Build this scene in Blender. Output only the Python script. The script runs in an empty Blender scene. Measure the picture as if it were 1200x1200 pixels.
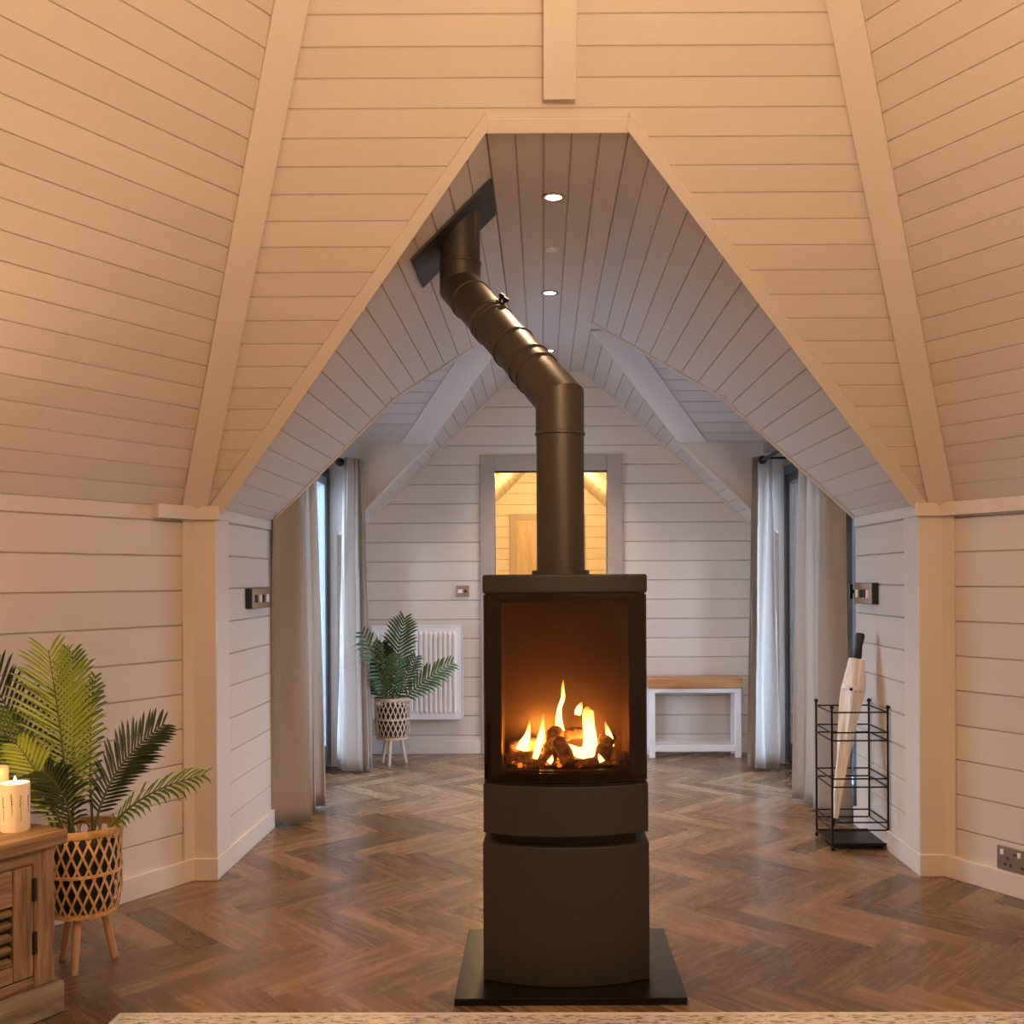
import bpy, bmesh, math, random
from mathutils import Vector, Matrix, noise
V = Vector
random.seed(7)
scene = bpy.context.scene
COL = scene.collection
PI = math.pi

# ------------------------------------------------------------------ materials
def nodes_of(name):
    m = bpy.data.materials.new(name); m.use_nodes = True
    nt = m.node_tree; nt.nodes.clear()
    out = nt.nodes.new('ShaderNodeOutputMaterial')
    return m, nt, out
def N(nt, kind, **kw):
    n = nt.nodes.new(kind)
    for k, v in kw.items():
        if k.startswith('i_'):
            n.inputs[k[2:].replace('_', ' ')].default_value = v
        else: setattr(n, k, v)
    return n
def L(nt, a, b): nt.links.new(a, b)
def c4(c): return (c[0], c[1], c[2], 1.0)
def sc(c, f): return tuple(min(1, x*f) for x in c)

def plain(name, col, rough=0.5, metal=0.0, var=0.12, scale=12.0, bump=0.0, bscale=60.0, stretch=(1,1,1), coat=0.0):
    m, nt, out = nodes_of(name)
    b = N(nt, 'ShaderNodeBsdfPrincipled'); b.inputs['Roughness'].default_value = rough
    b.inputs['Metallic'].default_value = metal; b.inputs['Coat Weight'].default_value = coat
    tc = N(nt, 'ShaderNodeTexCoord'); mp = N(nt, 'ShaderNodeMapping'); mp.inputs['Scale'].default_value = stretch
    L(nt, tc.outputs['Object'], mp.inputs['Vector'])
    nz = N(nt, 'ShaderNodeTexNoise'); nz.inputs['Scale'].default_value = scale; nz.inputs['Detail'].default_value = 5
    L(nt, mp.outputs[0], nz.inputs['Vector'])
    mx = N(nt, 'ShaderNodeMix', data_type='RGBA')
    mx.inputs['A'].default_value = c4(sc(col, 1-var)); mx.inputs['B'].default_value = c4(sc(col, 1+var))
    L(nt, nz.outputs['Fac'], mx.inputs['Factor']); L(nt, mx.outputs['Result'], b.inputs['Base Color'])
    if bump:
        n2 = N(nt, 'ShaderNodeTexNoise'); n2.inputs['Scale'].default_value = bscale; n2.inputs['Detail'].default_value = 4
        L(nt, mp.outputs[0], n2.inputs['Vector'])
        bp = N(nt, 'ShaderNodeBump'); bp.inputs['Strength'].default_value = bump; bp.inputs['Distance'].default_value = 0.004
        L(nt, n2.outputs['Fac'], bp.inputs['Height']); L(nt, bp.outputs[0], b.inputs['Normal'])
    L(nt, b.outputs[0], out.inputs['Surface'])
    return m

def wood(name, c1, c2, rough=0.6, stretch=(1,1,1), scale=6.0, bump=0.25, c3=None):
    m, nt, out = nodes_of(name)
    b = N(nt, 'ShaderNodeBsdfPrincipled'); b.inputs['Roughness'].default_value = rough
    tc = N(nt, 'ShaderNodeTexCoord'); mp = N(nt, 'ShaderNodeMapping'); mp.inputs['Scale'].default_value = stretch
    L(nt, tc.outputs['Object'], mp.inputs['Vector'])
    nz = N(nt, 'ShaderNodeTexNoise'); nz.inputs['Scale'].default_value = scale; nz.inputs['Detail'].default_value = 8
    nz.inputs['Roughness'].default_value = 0.65; nz.inputs['Distortion'].default_value = 0.6
    L(nt, mp.outputs[0], nz.inputs['Vector'])
    cr = N(nt, 'ShaderNodeValToRGB'); e = cr.color_ramp.elements
    e[0].position = 0.32; e[0].color = c4(c1); e[1].position = 0.68; e[1].color = c4(c2)
    if c3: q = e.new(0.5); q.color = c4(c3)
    L(nt, nz.outputs['Fac'], cr.inputs[0]); L(nt, cr.outputs[0], b.inputs['Base Color'])
    bp = N(nt, 'ShaderNodeBump'); bp.inputs['Strength'].default_value = bump; bp.inputs['Distance'].default_value = 0.004
    L(nt, nz.outputs['Fac'], bp.inputs['Height']); L(nt, bp.outputs[0], b.inputs['Normal'])
    L(nt, b.outputs[0], out.inputs['Surface'])
    return m

def board_paint(name, col):
    # painted tongue and groove: every board a hair lighter or darker, faint grain, a few knots showing through
    m, nt, out = nodes_of(name)
    b = N(nt, 'ShaderNodeBsdfPrincipled'); b.inputs['Roughness'].default_value = 0.55
    at = N(nt, 'ShaderNodeAttribute'); at.attribute_name = 'rnd'
    uv = N(nt, 'ShaderNodeUVMap'); uv.uv_map = 'UVMap'
    mp = N(nt, 'ShaderNodeMapping'); mp.inputs['Scale'].default_value = (2.0, 40.0, 1)
    L(nt, uv.outputs[0], mp.inputs['Vector'])
    gr = N(nt, 'ShaderNodeTexNoise'); gr.inputs['Scale'].default_value = 1.5; gr.inputs['Detail'].default_value = 6
    L(nt, mp.outputs[0], gr.inputs['Vector'])
    mx = N(nt, 'ShaderNodeMix', data_type='RGBA')
    mx.inputs['A'].default_value = c4(sc(col, .93)); mx.inputs['B'].default_value = c4(sc(col, 1.05))
    ad = N(nt, 'ShaderNodeMath', operation='MULTIPLY_ADD'); ad.inputs[1].default_value = .45
    ml = N(nt, 'ShaderNodeMath', operation='MULTIPLY'); ml.inputs[1].default_value = .55
    L(nt, at.outputs['Fac'], ml.inputs[0]); L(nt, gr.outputs['Fac'], ad.inputs[0]); L(nt, ml.outputs[0], ad.inputs[2])
    L(nt, ad.outputs[0], mx.inputs['Factor'])
    vo = N(nt, 'ShaderNodeTexVoronoi'); vo.inputs['Scale'].default_value = 1.0
    mp2 = N(nt, 'ShaderNodeMapping'); mp2.inputs['Scale'].default_value = (2.6, 4.2, 1)
    L(nt, uv.outputs[0], mp2.inputs['Vector']); L(nt, mp2.outputs[0], vo.inputs['Vector'])
    lt = N(nt, 'ShaderNodeMapRange'); lt.inputs['From Min'].default_value = .015; lt.inputs['From Max'].default_value = .05
    lt.inputs['To Min'].default_value = .16; lt.inputs['To Max'].default_value = 0
    L(nt, vo.outputs['Distance'], lt.inputs['Value'])
    m2 = N(nt, 'ShaderNodeMix', data_type='RGBA'); m2.inputs['B'].default_value = c4(sc(col, .45))
    L(nt, lt.outputs[0], m2.inputs['Factor']); L(nt, mx.outputs['Result'], m2.inputs['A'])
    L(nt, m2.outputs['Result'], b.inputs['Base Color'])
    bp = N(nt, 'ShaderNodeBump'); bp.inputs['Strength'].default_value = .12; bp.inputs['Distance'].default_value = .002
    L(nt, gr.outputs['Fac'], bp.inputs['Height']); L(nt, bp.outputs[0], b.inputs['Normal'])
    L(nt, b.outputs[0], out.inputs['Surface'])
    return m

def floor_mat():
    m, nt, out = nodes_of('herringbone_oak')
    b = N(nt, 'ShaderNodeBsdfPrincipled')
    at = N(nt, 'ShaderNodeAttribute'); at.attribute_name = 'rnd'
    uv = N(nt, 'ShaderNodeUVMap'); uv.uv_map = 'UVMap'
    mp = N(nt, 'ShaderNodeMapping'); mp.inputs['Scale'].default_value = (3.0, 26.0, 1)
    L(nt, uv.outputs[0], mp.inputs['Vector'])
    gr = N(nt, 'ShaderNodeTexNoise'); gr.inputs['Scale'].default_value = 1.0; gr.inputs['Detail'].default_value = 9
    gr.inputs['Roughness'].default_value = .7; gr.inputs['Distortion'].default_value = 1.2
    L(nt, mp.outputs[0], gr.inputs['Vector'])
    cr = N(nt, 'ShaderNodeValToRGB'); e = cr.color_ramp.elements
    e[0].position = .25; e[0].color = (.048, .027, .012, 1); e[1].position = .75; e[1].color = (.31, .200, .108, 1)
    q = e.new(.5); q.color = (.165, .101, .050, 1)
    ad = N(nt, 'ShaderNodeMath', operation='MULTIPLY_ADD'); ad.inputs[1].default_value = .60
    ml = N(nt, 'ShaderNodeMath', operation='MULTIPLY_ADD'); ml.inputs[1].default_value = .26; ml.inputs[2].default_value = .09
    L(nt, at.outputs['Fac'], ml.inputs[0]); L(nt, gr.outputs['Fac'], ad.inputs[0]); L(nt, ml.outputs[0], ad.inputs[2])
    L(nt, ad.outputs[0], cr.inputs[0]); L(nt, cr.outputs[0], b.inputs['Base Color'])
    rr = N(nt, 'ShaderNodeMapRange'); rr.inputs['To Min'].default_value = .18; rr.inputs['To Max'].default_value = .36
    L(nt, gr.outputs['Fac'], rr.inputs['Value']); L(nt, rr.outputs[0], b.inputs['Roughness'])
    bp = N(nt, 'ShaderNodeBump'); bp.inputs['Strength'].default_value = .12; bp.inputs['Distance'].default_value = .002
    L(nt, gr.outputs['Fac'], bp.inputs['Height']); L(nt, bp.outputs[0], b.inputs['Normal'])
    L(nt, b.outputs[0], out.inputs['Surface'])
    return m

def glass_mat(name, tint, refl=1.45, rough=0.0):
    m, nt, out = nodes_of(name)
    t = N(nt, 'ShaderNodeBsdfTransparent'); t.inputs[0].default_value = c4(tint)
    g = N(nt, 'ShaderNodeBsdfGlossy'); g.inputs['Roughness'].default_value = rough; g.inputs[0].default_value = (1, 1, 1, 1)
    f = N(nt, 'ShaderNodeFresnel'); f.inputs[0].default_value = refl
    mx = N(nt, 'ShaderNodeMixShader')
    L(nt, f.outputs[0], mx.inputs[0]); L(nt, t.outputs[0], mx.inputs[1]); L(nt, g.outputs[0], mx.inputs[2])
    L(nt, mx.outputs[0], out.inputs['Surface'])
    return m

def emit(name, col, s):
    m, nt, out = nodes_of(name)
    e = N(nt, 'ShaderNodeEmission'); e.inputs[0].default_value = c4(col); e.inputs[1].default_value = s
    L(nt, e.outputs[0], out.inputs['Surface']); return m

def flame_mat():
    m, nt, out = nodes_of('gas_flame')
    uv = N(nt, 'ShaderNodeUVMap'); uv.uv_map = 'UVMap'
    sp = N(nt, 'ShaderNodeSeparateXYZ'); L(nt, uv.outputs[0], sp.inputs[0])
    cr = N(nt, 'ShaderNodeValToRGB'); e = cr.color_ramp.elements
    e[0].position = 0; e[0].color = (1, .62, .22, 1); e[1].position = 1; e[1].color = (1, .22, .03, 1)
    q = e.new(.55); q.color = (1, .62, .24, 1); q = e.new(.8); q.color = (1, .38, .08, 1)
    L(nt, sp.outputs['X'], cr.inputs[0])
    mr = N(nt, 'ShaderNodeMapRange'); mr.inputs['From Min'].default_value = .6; mr.inputs['From Max'].default_value = 1
    mr.inputs['To Min'].default_value = 9; mr.inputs['To Max'].default_value = 2.0
    L(nt, sp.outputs['X'], mr.inputs['Value'])
    em = N(nt, 'ShaderNodeEmission'); L(nt, cr.outputs[0], em.inputs[0]); L(nt, mr.outputs[0], em.inputs[1])
    L(nt, em.outputs[0], out.inputs['Surface']); return m

def ember_log():
    m, nt, out = nodes_of('glowing_log')
    b = N(nt, 'ShaderNodeBsdfPrincipled'); b.inputs['Roughness'].default_value = .9
    tc = N(nt, 'ShaderNodeTexCoord')
    nz = N(nt, 'ShaderNodeTexNoise'); nz.inputs['Scale'].default_value = 55; nz.inputs['Detail'].default_value = 8
    nz.inputs['Roughness'].default_value = .7
    L(nt, tc.outputs['Object'], nz.inputs['Vector'])
    cr = N(nt, 'ShaderNodeValToRGB'); e = cr.color_ramp.elements
    e[0].position = .35; e[0].color = (.02, .01, .006, 1); e[1].position = .62; e[1].color = (.42, .22, .10, 1)
    L(nt, nz.outputs['Fac'], cr.inputs[0]); L(nt, cr.outputs[0], b.inputs['Base Color'])
    mr = N(nt, 'ShaderNodeMapRange'); mr.inputs['From Min'].default_value = .62; mr.inputs['From Max'].default_value = .74
    mr.inputs['To Min'].default_value = 0; mr.inputs['To Max'].default_value = 1.6
    L(nt, nz.outputs['Fac'], mr.inputs['Value'])
    b.inputs['Emission Color'].default_value = (1, .3, .05, 1); L(nt, mr.outputs[0], b.inputs['Emission Strength'])
    bp = N(nt, 'ShaderNodeBump'); bp.inputs['Strength'].default_value = .8; bp.inputs['Distance'].default_value = .01
    L(nt, nz.outputs['Fac'], bp.inputs['Height']); L(nt, bp.outputs[0], b.inputs['Normal'])
    L(nt, b.outputs[0], out.inputs['Surface']); return m

def cloth(name, col, trans=.35):
    m, nt, out = nodes_of(name)
    uv = N(nt, 'ShaderNodeTexCoord'); mp = N(nt, 'ShaderNodeMapping'); mp.inputs['Scale'].default_value = (60, 60, 8)
    L(nt, uv.outputs['Object'], mp.inputs['Vector'])
    nz = N(nt, 'ShaderNodeTexNoise'); nz.inputs['Scale'].default_value = 4; nz.inputs['Detail'].default_value = 5
    L(nt, mp.outputs[0], nz.inputs['Vector'])
    mx = N(nt, 'ShaderNodeMix', data_type='RGBA'); mx.inputs['A'].default_value = c4(sc(col, .8)); mx.inputs['B'].default_value = c4(sc(col, 1.12))
    L(nt, nz.outputs['Fac'], mx.inputs['Factor'])
    d = N(nt, 'ShaderNodeBsdfDiffuse'); t = N(nt, 'ShaderNodeBsdfTranslucent')
    L(nt, mx.outputs['Result'], d.inputs[0]); L(nt, mx.outputs['Result'], t.inputs[0])
    s = N(nt, 'ShaderNodeMixShader'); s.inputs[0].default_value = trans
    bp = N(nt, 'ShaderNodeBump'); bp.inputs['Strength'].default_value = .15; bp.inputs['Distance'].default_value = .003
    L(nt, nz.outputs['Fac'], bp.inputs['Height']); L(nt, bp.outputs[0], d.inputs['Normal'])
    L(nt, d.outputs[0], s.inputs[1]); L(nt, t.outputs[0], s.inputs[2]); L(nt, s.outputs[0], out.inputs['Surface'])
    return m

def rug_mat():
    m, nt, out = nodes_of('rug_weave')
    b = N(nt, 'ShaderNodeBsdfPrincipled'); b.inputs['Roughness'].default_value = .95
    tc = N(nt, 'ShaderNodeTexCoord'); mp = N(nt, 'ShaderNodeMapping'); mp.inputs['Scale'].default_value = (14, 60, 1)
    L(nt, tc.outputs['Object'], mp.inputs['Vector'])
    nz = N(nt, 'ShaderNodeTexNoise'); nz.inputs['Scale'].default_value = 2; nz.inputs['Detail'].default_value = 8; nz.inputs['Roughness'].default_value = .75
    L(nt, mp.outputs[0], nz.inputs['Vector'])
    cr = N(nt, 'ShaderNodeValToRGB'); e = cr.color_ramp.elements
    e[0].position = .42; e[0].color = (.10, .075, .06, 1); e[1].position = .50; e[1].color = (.66, .63, .60, 1)
    L(nt, nz.outputs['Fac'], cr.inputs[0]); L(nt, cr.outputs[0], b.inputs['Base Color'])
    bp = N(nt, 'ShaderNodeBump'); bp.inputs['Strength'].default_value = .5; bp.inputs['Distance'].default_value = .006
    L(nt, nz.outputs['Fac'], bp.inputs['Height']); L(nt, bp.outputs[0], b.inputs['Normal'])
    L(nt, b.outputs[0], out.inputs['Surface']); return m

PAINT = (.65, .58, .505)
M = dict(
    boards=board_paint('painted_boards', PAINT),
    trim=plain('painted_trim', (.67, .60, .53), .5, var=.04, scale=5, bump=.05, stretch=(1, 1, .3)),
    frame=plain('taupe_paint', (.36, .30, .26), .5, var=.05),
    floor=floor_mat(),
    steel=plain('textured_black_steel', (.034, .0270, .021), .50, metal=.3, var=.25, scale=90, bump=.3, bscale=500),
    pipe=plain('flue_enamel', (.062, .047, .035), .42, metal=.4, var=.10, scale=14, bump=.04, bscale=250),
    blackglass=plain('black_ceramic_glass', (.004, .003, .003), .25, var=.1),
    hearth=plain('hearth_steel', (.010, .008, .007), .26, metal=.3, var=.1, bump=.04, bscale=300),
    fireglass=glass_mat('stove_glass', (.84, .74, .62), 1.32),
    firebrick=plain('firebox_lining', (.055, .030, .014), .4, metal=.3, var=.3, scale=10),
    log=ember_log(), flame=flame_mat(),
    ember=emit('ember_bed', (1, .28, .04), 1.4),
    glass=glass_mat('window_glass', (.93, .96, .98), 1.25),
    anthracite=plain('anthracite_frame', (.10, .13, .16), .45, var=.1), paleframe=plain('pale_grey_door_frame', (.42, .46, .50), .45, var=.05),
    brownframe=plain('brown_door_stile', (.09, .055, .035), .5, var=.2),
    black=plain('black_metal', (.012, .011, .012), .4, metal=.6, var=.2),
    blackplastic=plain('black_plastic', (.012, .012, .013), .45),
    chrome=plain('brushed_chrome', (.55, .54, .53), .22, metal=.95, var=.08, scale=40),
    white=plain('white_enamel', (.80, .78, .79), .35, var=.03),
    benchwhite=plain('white_painted_wood', (.78, .76, .76), .5, var=.05, bump=.08),
    benchtop=wood('waxed_pine', (.28, .12, .035), (.62, .33, .13), .4, (1, 12, 12), 2.0, .2),
    reclaimed=wood('reclaimed_pine', (.07, .038, .015), (.40, .265, .14), .7, (2.0, 30, 30), 1.5, .9, (.25, .15, .07)),
    reclaimed_v=wood('reclaimed_pine_upright', (.07, .038, .015), (.40, .265, .14), .7, (30, 30, 2.0), 1.5, .9, (.25, .15, .07)),
    bleached=wood('bleached_plinth', (.12, .085, .05), (.42, .34, .24), .75, (2.5, 22, 22), 1.4, .6),
    dark_gap=plain('cabinet_inside', (.03, .018, .01), .8),
    hinge=plain('iron_hinge', (.05, .03, .02), .5, metal=.7),
    bamboo=wood('bamboo_strip', (.50, .27, .09), (.80, .52, .24), .45, (8, 8, 8), 3, .1),
    palebamboo=wood('pale_bamboo_strip', (.52, .38, .25), (.78, .62, .45), .5, (8, 8, 8), 3, .1),
    leg=plain('beech_leg', (.62, .36, .17), .45, var=.12, scale=20, stretch=(4, 4, .4)),
    paleleg=plain('pale_beech_leg', (.74, .60, .47), .45, var=.08),
    liner=plain('dark_planter_liner', (.012, .014, .022), .6),
    soil=plain('potting_soil', (.03, .02, .012), .95, var=.4, bump=.8),
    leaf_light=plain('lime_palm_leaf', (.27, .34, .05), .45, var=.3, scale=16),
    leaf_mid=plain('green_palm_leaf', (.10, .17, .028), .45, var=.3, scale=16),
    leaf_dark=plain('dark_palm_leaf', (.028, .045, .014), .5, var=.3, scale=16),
    stem=plain('palm_stem', (.10, .11, .03), .5, var=.2),
    curtain=cloth('linen_curtain', (.62, .555, .49), .42),
    umbrella=plain('white_umbrella_cloth', (.80, .77, .74), .6, var=.05, bump=.2, bscale=40),
    wax=plain('ivory_wax', (.85, .72, .50), .45, var=.04),
    waxprint=plain('candle_print', (.10, .06, .05), .7),
    ledflame=emit('candle_flame', (1, .72, .35), 9),
    lamp=emit('downlight_lamp', (1, .80, .52), 14),
    rug=rug_mat(), rugedge=plain('rug_binding', (.62, .59, .56), .9, var=.1, bump=.4),
    patio=plain('patio_slab', (.34, .34, .35), .8, var=.15),
    hedge=plain('garden_hedge', (.035, .06, .03), .8, var=.5, scale=9, bump=1, bscale=20),
    halldoor=wood('hall_door_wood', (.40, .30, .20), (.55, .43, .30), .5, (10, 10, 1), 2, .1),
)
b = M['wax'].node_tree.nodes
for n in b:
    if n.type == 'BSDF_PRINCIPLED':
        n.inputs['Subsurface Weight'].default_value = .4; n.inputs['Subsurface Radius'].default_value = (.03, .015, .006)
        n.inputs['Emission Color'].default_value = (1, .62, .28, 1); n.inputs['Emission Strength'].default_value = .04  # faint emission puts the candle's glow into the wax itself

# ------------------------------------------------------------------ mesh builder
class MB:
    def __init__(s): s.v = []; s.f = []; s.mi = []; s.r = []; s.uv = []; s.mats = []; s.mat = Matrix.Identity(4)
    def slot(s, m):
        if m not in s.mats: s.mats.append(m)
        return s.mats.index(m)
    def face(s, pts, m, rnd=0.5, uvs=None):
        b0 = len(s.v); s.v += [s.mat @ V(p) for p in pts]; s.f.append(list(range(b0, b0+len(pts))))
        s.mi.append(s.slot(m)); s.r.append(rnd); s.uv.append(uvs or [(0, 0)]*len(pts))
    def add(s, vs, fs, m, rnd=.5, uvf=None):
        b0 = len(s.v); s.v += [s.mat @ V(p) for p in vs]
        for f in fs:
            s.f.append([b0+i for i in f]); s.mi.append(s.slot(m)); s.r.append(rnd)
            s.uv.append([uvf[i] for i in f] if uvf else [(0, 0)]*len(f))
    def box(s, x0, x1, y0, y1, z0, z1, m):
        vs = [(x, y, z) for x in (x0, x1) for y in (y0, y1) for z in (z0, z1)]
        s.add(vs, [(0,1,3,2),(4,6,7,5),(0,4,5,1),(2,3,7,6),(0,2,6,4),(1,5,7,3)], m)
    def bar(s, a, b, w, t, up, m):
        # box from a to b, w wide across, t thick along 'up'
        a = V(a); b = V(b); d = (b-a).normalized(); n = (V(up)-d*V(up).dot(d)).normalized(); q = d.cross(n)
        vs = []
        for p in (a, b):
            for i in (-1, 1):
                for j in (-1, 1): vs.append(p+q*i*w/2+n*j*t/2)
        s.add(vs, [(0,1,3,2),(4,6,7,5),(0,4,5,1),(2,3,7,6),(0,2,6,4),(1,5,7,3)], m)
    def tube(s, pts, r, m, seg=12, caps=True):
        pts = [V(p) for p in pts]; n = len(pts)
        rs = r if isinstance(r, (list, tuple)) else [r]*n
        ring = []; ref = None
        for i, p in enumerate(pts):
            d = (pts[min(i+1, n-1)]-pts[max(i-1, 0)]).normalized()
            if ref is None:
                ref = V((0,0,1)) if abs(d.z) < .9 else V((1,0,0))
            u = (ref-d*ref.dot(d)).normalized(); w = d.cross(u); ref = u
            ring.append([p+(u*math.cos(2*PI*k/seg)+w*math.sin(2*PI*k/seg))*rs[i] for k in range(seg)])
        vs = [q for rr in ring for q in rr]; fs = []
        for i in range(n-1):
            for k in range(seg):
                k2 = (k+1) % seg; fs.append((i*seg+k, i*seg+k2, (i+1)*seg+k2, (i+1)*seg+k))
        if caps: fs.append(tuple(range(seg))[::-1]); fs.append(tuple((n-1)*seg+k for k in range(seg)))
        s.add(vs, fs, m)
    def lathe(s, prof, m, seg=32, c=(0,0,0)):
        vs = []; fs = []
        for (r, z) in prof:
            for k in range(seg): a = 2*PI*k/seg; vs.append((c[0]+r*math.cos(a), c[1]+r*math.sin(a), c[2]+z))
        for i in range(len(prof)-1):
            for k in range(seg):
                k2 = (k+1) % seg; fs.append((i*seg+k, i*seg+k2, (i+1)*seg+k2, (i+1)*seg+k))
        s.add(vs, fs, m)
    def prism(s, poly, z0, z1, m):
        n = len(poly)
        vs = [(x, y, z0) for x, y in poly]+[(x, y, z1) for x, y in poly]
        fs = [tuple(range(n))[::-1], tuple(range(n, 2*n))]+[(i, (i+1) % n, n+(i+1) % n, n+i) for i in range(n)]
        s.add(vs, fs, m)
    def slab(s, poly, nrm, t, m):
        # 3d planar polygon given thickness t along nrm
        n = len(poly); nn = V(nrm).normalized()*t
        vs = [V(p) for p in poly]+[V(p)+nn for p in poly]
        fs = [tuple(range(n))[::-1], tuple(range(n, 2*n))]+[(i, (i+1) % n, n+(i+1) % n, n+i) for i in range(n)]
        s.add(vs, fs, m)
    def ball(s, c, r, m, seg=14, sq=(1,1,1)):
        prof = [(math.sin(PI*i/8), -math.cos(PI*i/8)) for i in range(9)]
        vs = []; fs = []
        for (a, z) in prof:
            for k in range(seg): t = 2*PI*k/seg; vs.append((c[0]+r*sq[0]*a*math.cos(t), c[1]+r*sq[1]*a*math.sin(t), c[2]+r*sq[2]*z))
        for i in range(8):
            for k in range(seg):
                k2 = (k+1) % seg; fs.append((i*seg+k, i*seg+k2, (i+1)*seg+k2, (i+1)*seg+k))
        s.add(vs, fs, m)
    def build(s, name, parent=None, smooth=False, bevel=0, loc=None, solid=0):
        me = bpy.data.meshes.new(name); me.from_pydata([tuple(p) for p in s.v], [], s.f)
        for m in s.mats: me.materials.append(m)
        me.polygons.foreach_set('material_index', s.mi)
        at = me.attributes.new('rnd', 'FLOAT', 'FACE'); at.data.foreach_set('value', s.r)
        ul = me.uv_layers.new(name='UVMap'); flat = []
        for u in s.uv:
            for a in u: flat += [a[0], a[1]]
        ul.data.foreach_set('uv', flat)
        o = bpy.data.objects.new(name, me); COL.objects.link(o)
        if parent is not None: o.parent = parent
        if loc is not None: o.location = loc
        if smooth:
            bm = bmesh.new(); bm.from_mesh(me)
            bmesh.ops.remove_doubles(bm, verts=bm.verts, dist=1e-5)
            bmesh.ops.recalc_face_normals(bm, faces=bm.faces)
            for f in bm.faces: f.smooth = True
            ang = math.radians(40)
            for e in bm.edges:
                if len(e.link_faces) == 2 and e.calc_face_angle(0) > ang: e.smooth = False
            bm.to_mesh(me); bm.free()
        if bevel:
            bv = o.modifiers.new('bevel', 'BEVEL'); bv.width = bevel; bv.segments = 2; bv.limit_method = 'ANGLE'; bv.angle_limit = math.radians(40)
        if solid:
            sd = o.modifiers.new('thickness', 'SOLIDIFY'); sd.thickness = solid; sd.offset = 0
        return o

def thing(name, label, cat, loc=(0,0,0), rz=0, group=None):
    o = bpy.data.objects.new(name, None); COL.objects.link(o); o.empty_display_size = .1
    o.location = loc; o.rotation_euler = (0, 0, rz); o['label'] = label; o['category'] = cat
    if group: o['group'] = group
    return o
def tag(o, label, cat, group=None, kind=None):
    o['label'] = label; o['category'] = cat
    if group: o['group'] = group
    if kind: o['kind'] = kind
    return o
def struct(o, label, cat):
    o['kind'] = 'structure'; o['label'] = label; o['category'] = cat; return o
def copy_tree(o, parent=None):
    c = o.copy(); COL.objects.link(c); c.parent = parent
    for ch in list(o.children): copy_tree(ch, c)
    return c

def clip(poly, lo, hi):
    for sgn, lim in ((1, lo), (-1, hi)):
        out = []
        for i in range(len(poly)):
            a = poly[i]; b = poly[(i+1) % len(poly)]
            da = sgn*(a[0]-lim); db = sgn*(b[0]-lim)
            if da >= 0: out.append(a)
            if (da >= 0) != (db >= 0) and abs(da-db) > 1e-12:
                t = da/(da-db); out.append((lim, a[1]+(b[1]-a[1])*t))
        poly = out
        if len(poly) < 3: return []
    return poly

def planked(mb, poly, across, normal, pitch, off, m, gw=.0035, gd=.006, back=.018, seed=0):
    """tongue-and-groove boards clipped to a convex planar polygon; real v grooves"""
    ac = V(across).normalized(); nn = V(normal).normalized(); al = ac.cross(nn).normalized()
    P = [V(p) for p in poly]; O = P[0]; hn = O.dot(nn)
    pl = [(p.dot(ac), p.dot(al)) for p in P]
    def to3(s, t, h): return ac*s+al*t+nn*(hn+h)
    smin = min(p[0] for p in pl); smax = max(p[0] for p in pl)
    i = math.floor((smin-off)/pitch)
    while off+i*pitch < smax-1e-6:
        a = off+i*pitch; b_ = a+pitch
        rr = random.Random(i*31+seed*17+int(hn*100)).random()
        for lo, hi, fa, fb in ((a, a+gw, -gd, 0), (a+gw, b_-gw, 0, 0), (b_-gw, b_, 0, -gd)):
            q = clip(pl, lo, hi)
            if len(q) < 3: continue
            # drop degenerate
            pts = []; uvs = []
            for (s_, t_) in q:
                h = fa+(fb-fa)*(s_-lo)/(hi-lo)
                pts.append(to3(s_, t_, h)); uvs.append((t_+rr*7, s_+i*.37))
            mb.face(pts, m, rr, uvs)
        i += 1
    n = len(P); B = [p-nn*back for p in P]
    mb.face(B[::-1], m)
    for k in range(n): mb.face([P[k], P[(k+1) % n], B[(k+1) % n], B[k]], m)

# ------------------------------------------------------------------ dimensions (metres, camera above the origin looking along +Y)
H = 1.15; F = 1180.0
YF = 3.888; ZE = 1.433; ZC = 2.525; YTOP = 3.08; MF = (ZC-ZE)/(YF-YTOP)
HXL = -1.351; HXR = 1.547; HC = (.5*(HXL+HXR)); SIDE = HXR-HXL; AP = SIDE*math.sqrt(3)/2; YC = YF-AP
SL = dict(sg=-1, xs=-.167, r=1.0, xw=-1.27, xd=-1.325)
SR = dict(sg=1, xs=.271, r=1.088, xw=1.46, xd=1.505)
Y1 = 4.70; Y2 = 6.23; YE = 6.665; ZD = 2.0; YR1 = 5.385; YR2 = 5.545
PB = .0835; PW = .132; PE = .1277
def xslope(S, z): return S['xs']+S['sg']*(ZC-z)*S['r']
def pt(px, py, Y): return V(((px-636)/F*Y, Y, H-(py-679)/F*Y))

corner = [V((HC+SIDE*math.cos(a), YC+SIDE*math.sin(a), 0)) for a in [math.radians(60*i) for i in range(6)]]
# corner[1] = right/front, corner[2] = left/front
APEX = V((HC-.045, YF-2.24, ZE+2.24*MF))

def light_seal(mb, a, b, out, r=.05, d=.004):  # hidden tubes added behind board joints to block light leaks
    o = V(out).normalized()*(r+d); mb.tube([V(a)+o, V(b)+o], r, M['trim'], 10)
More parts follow.
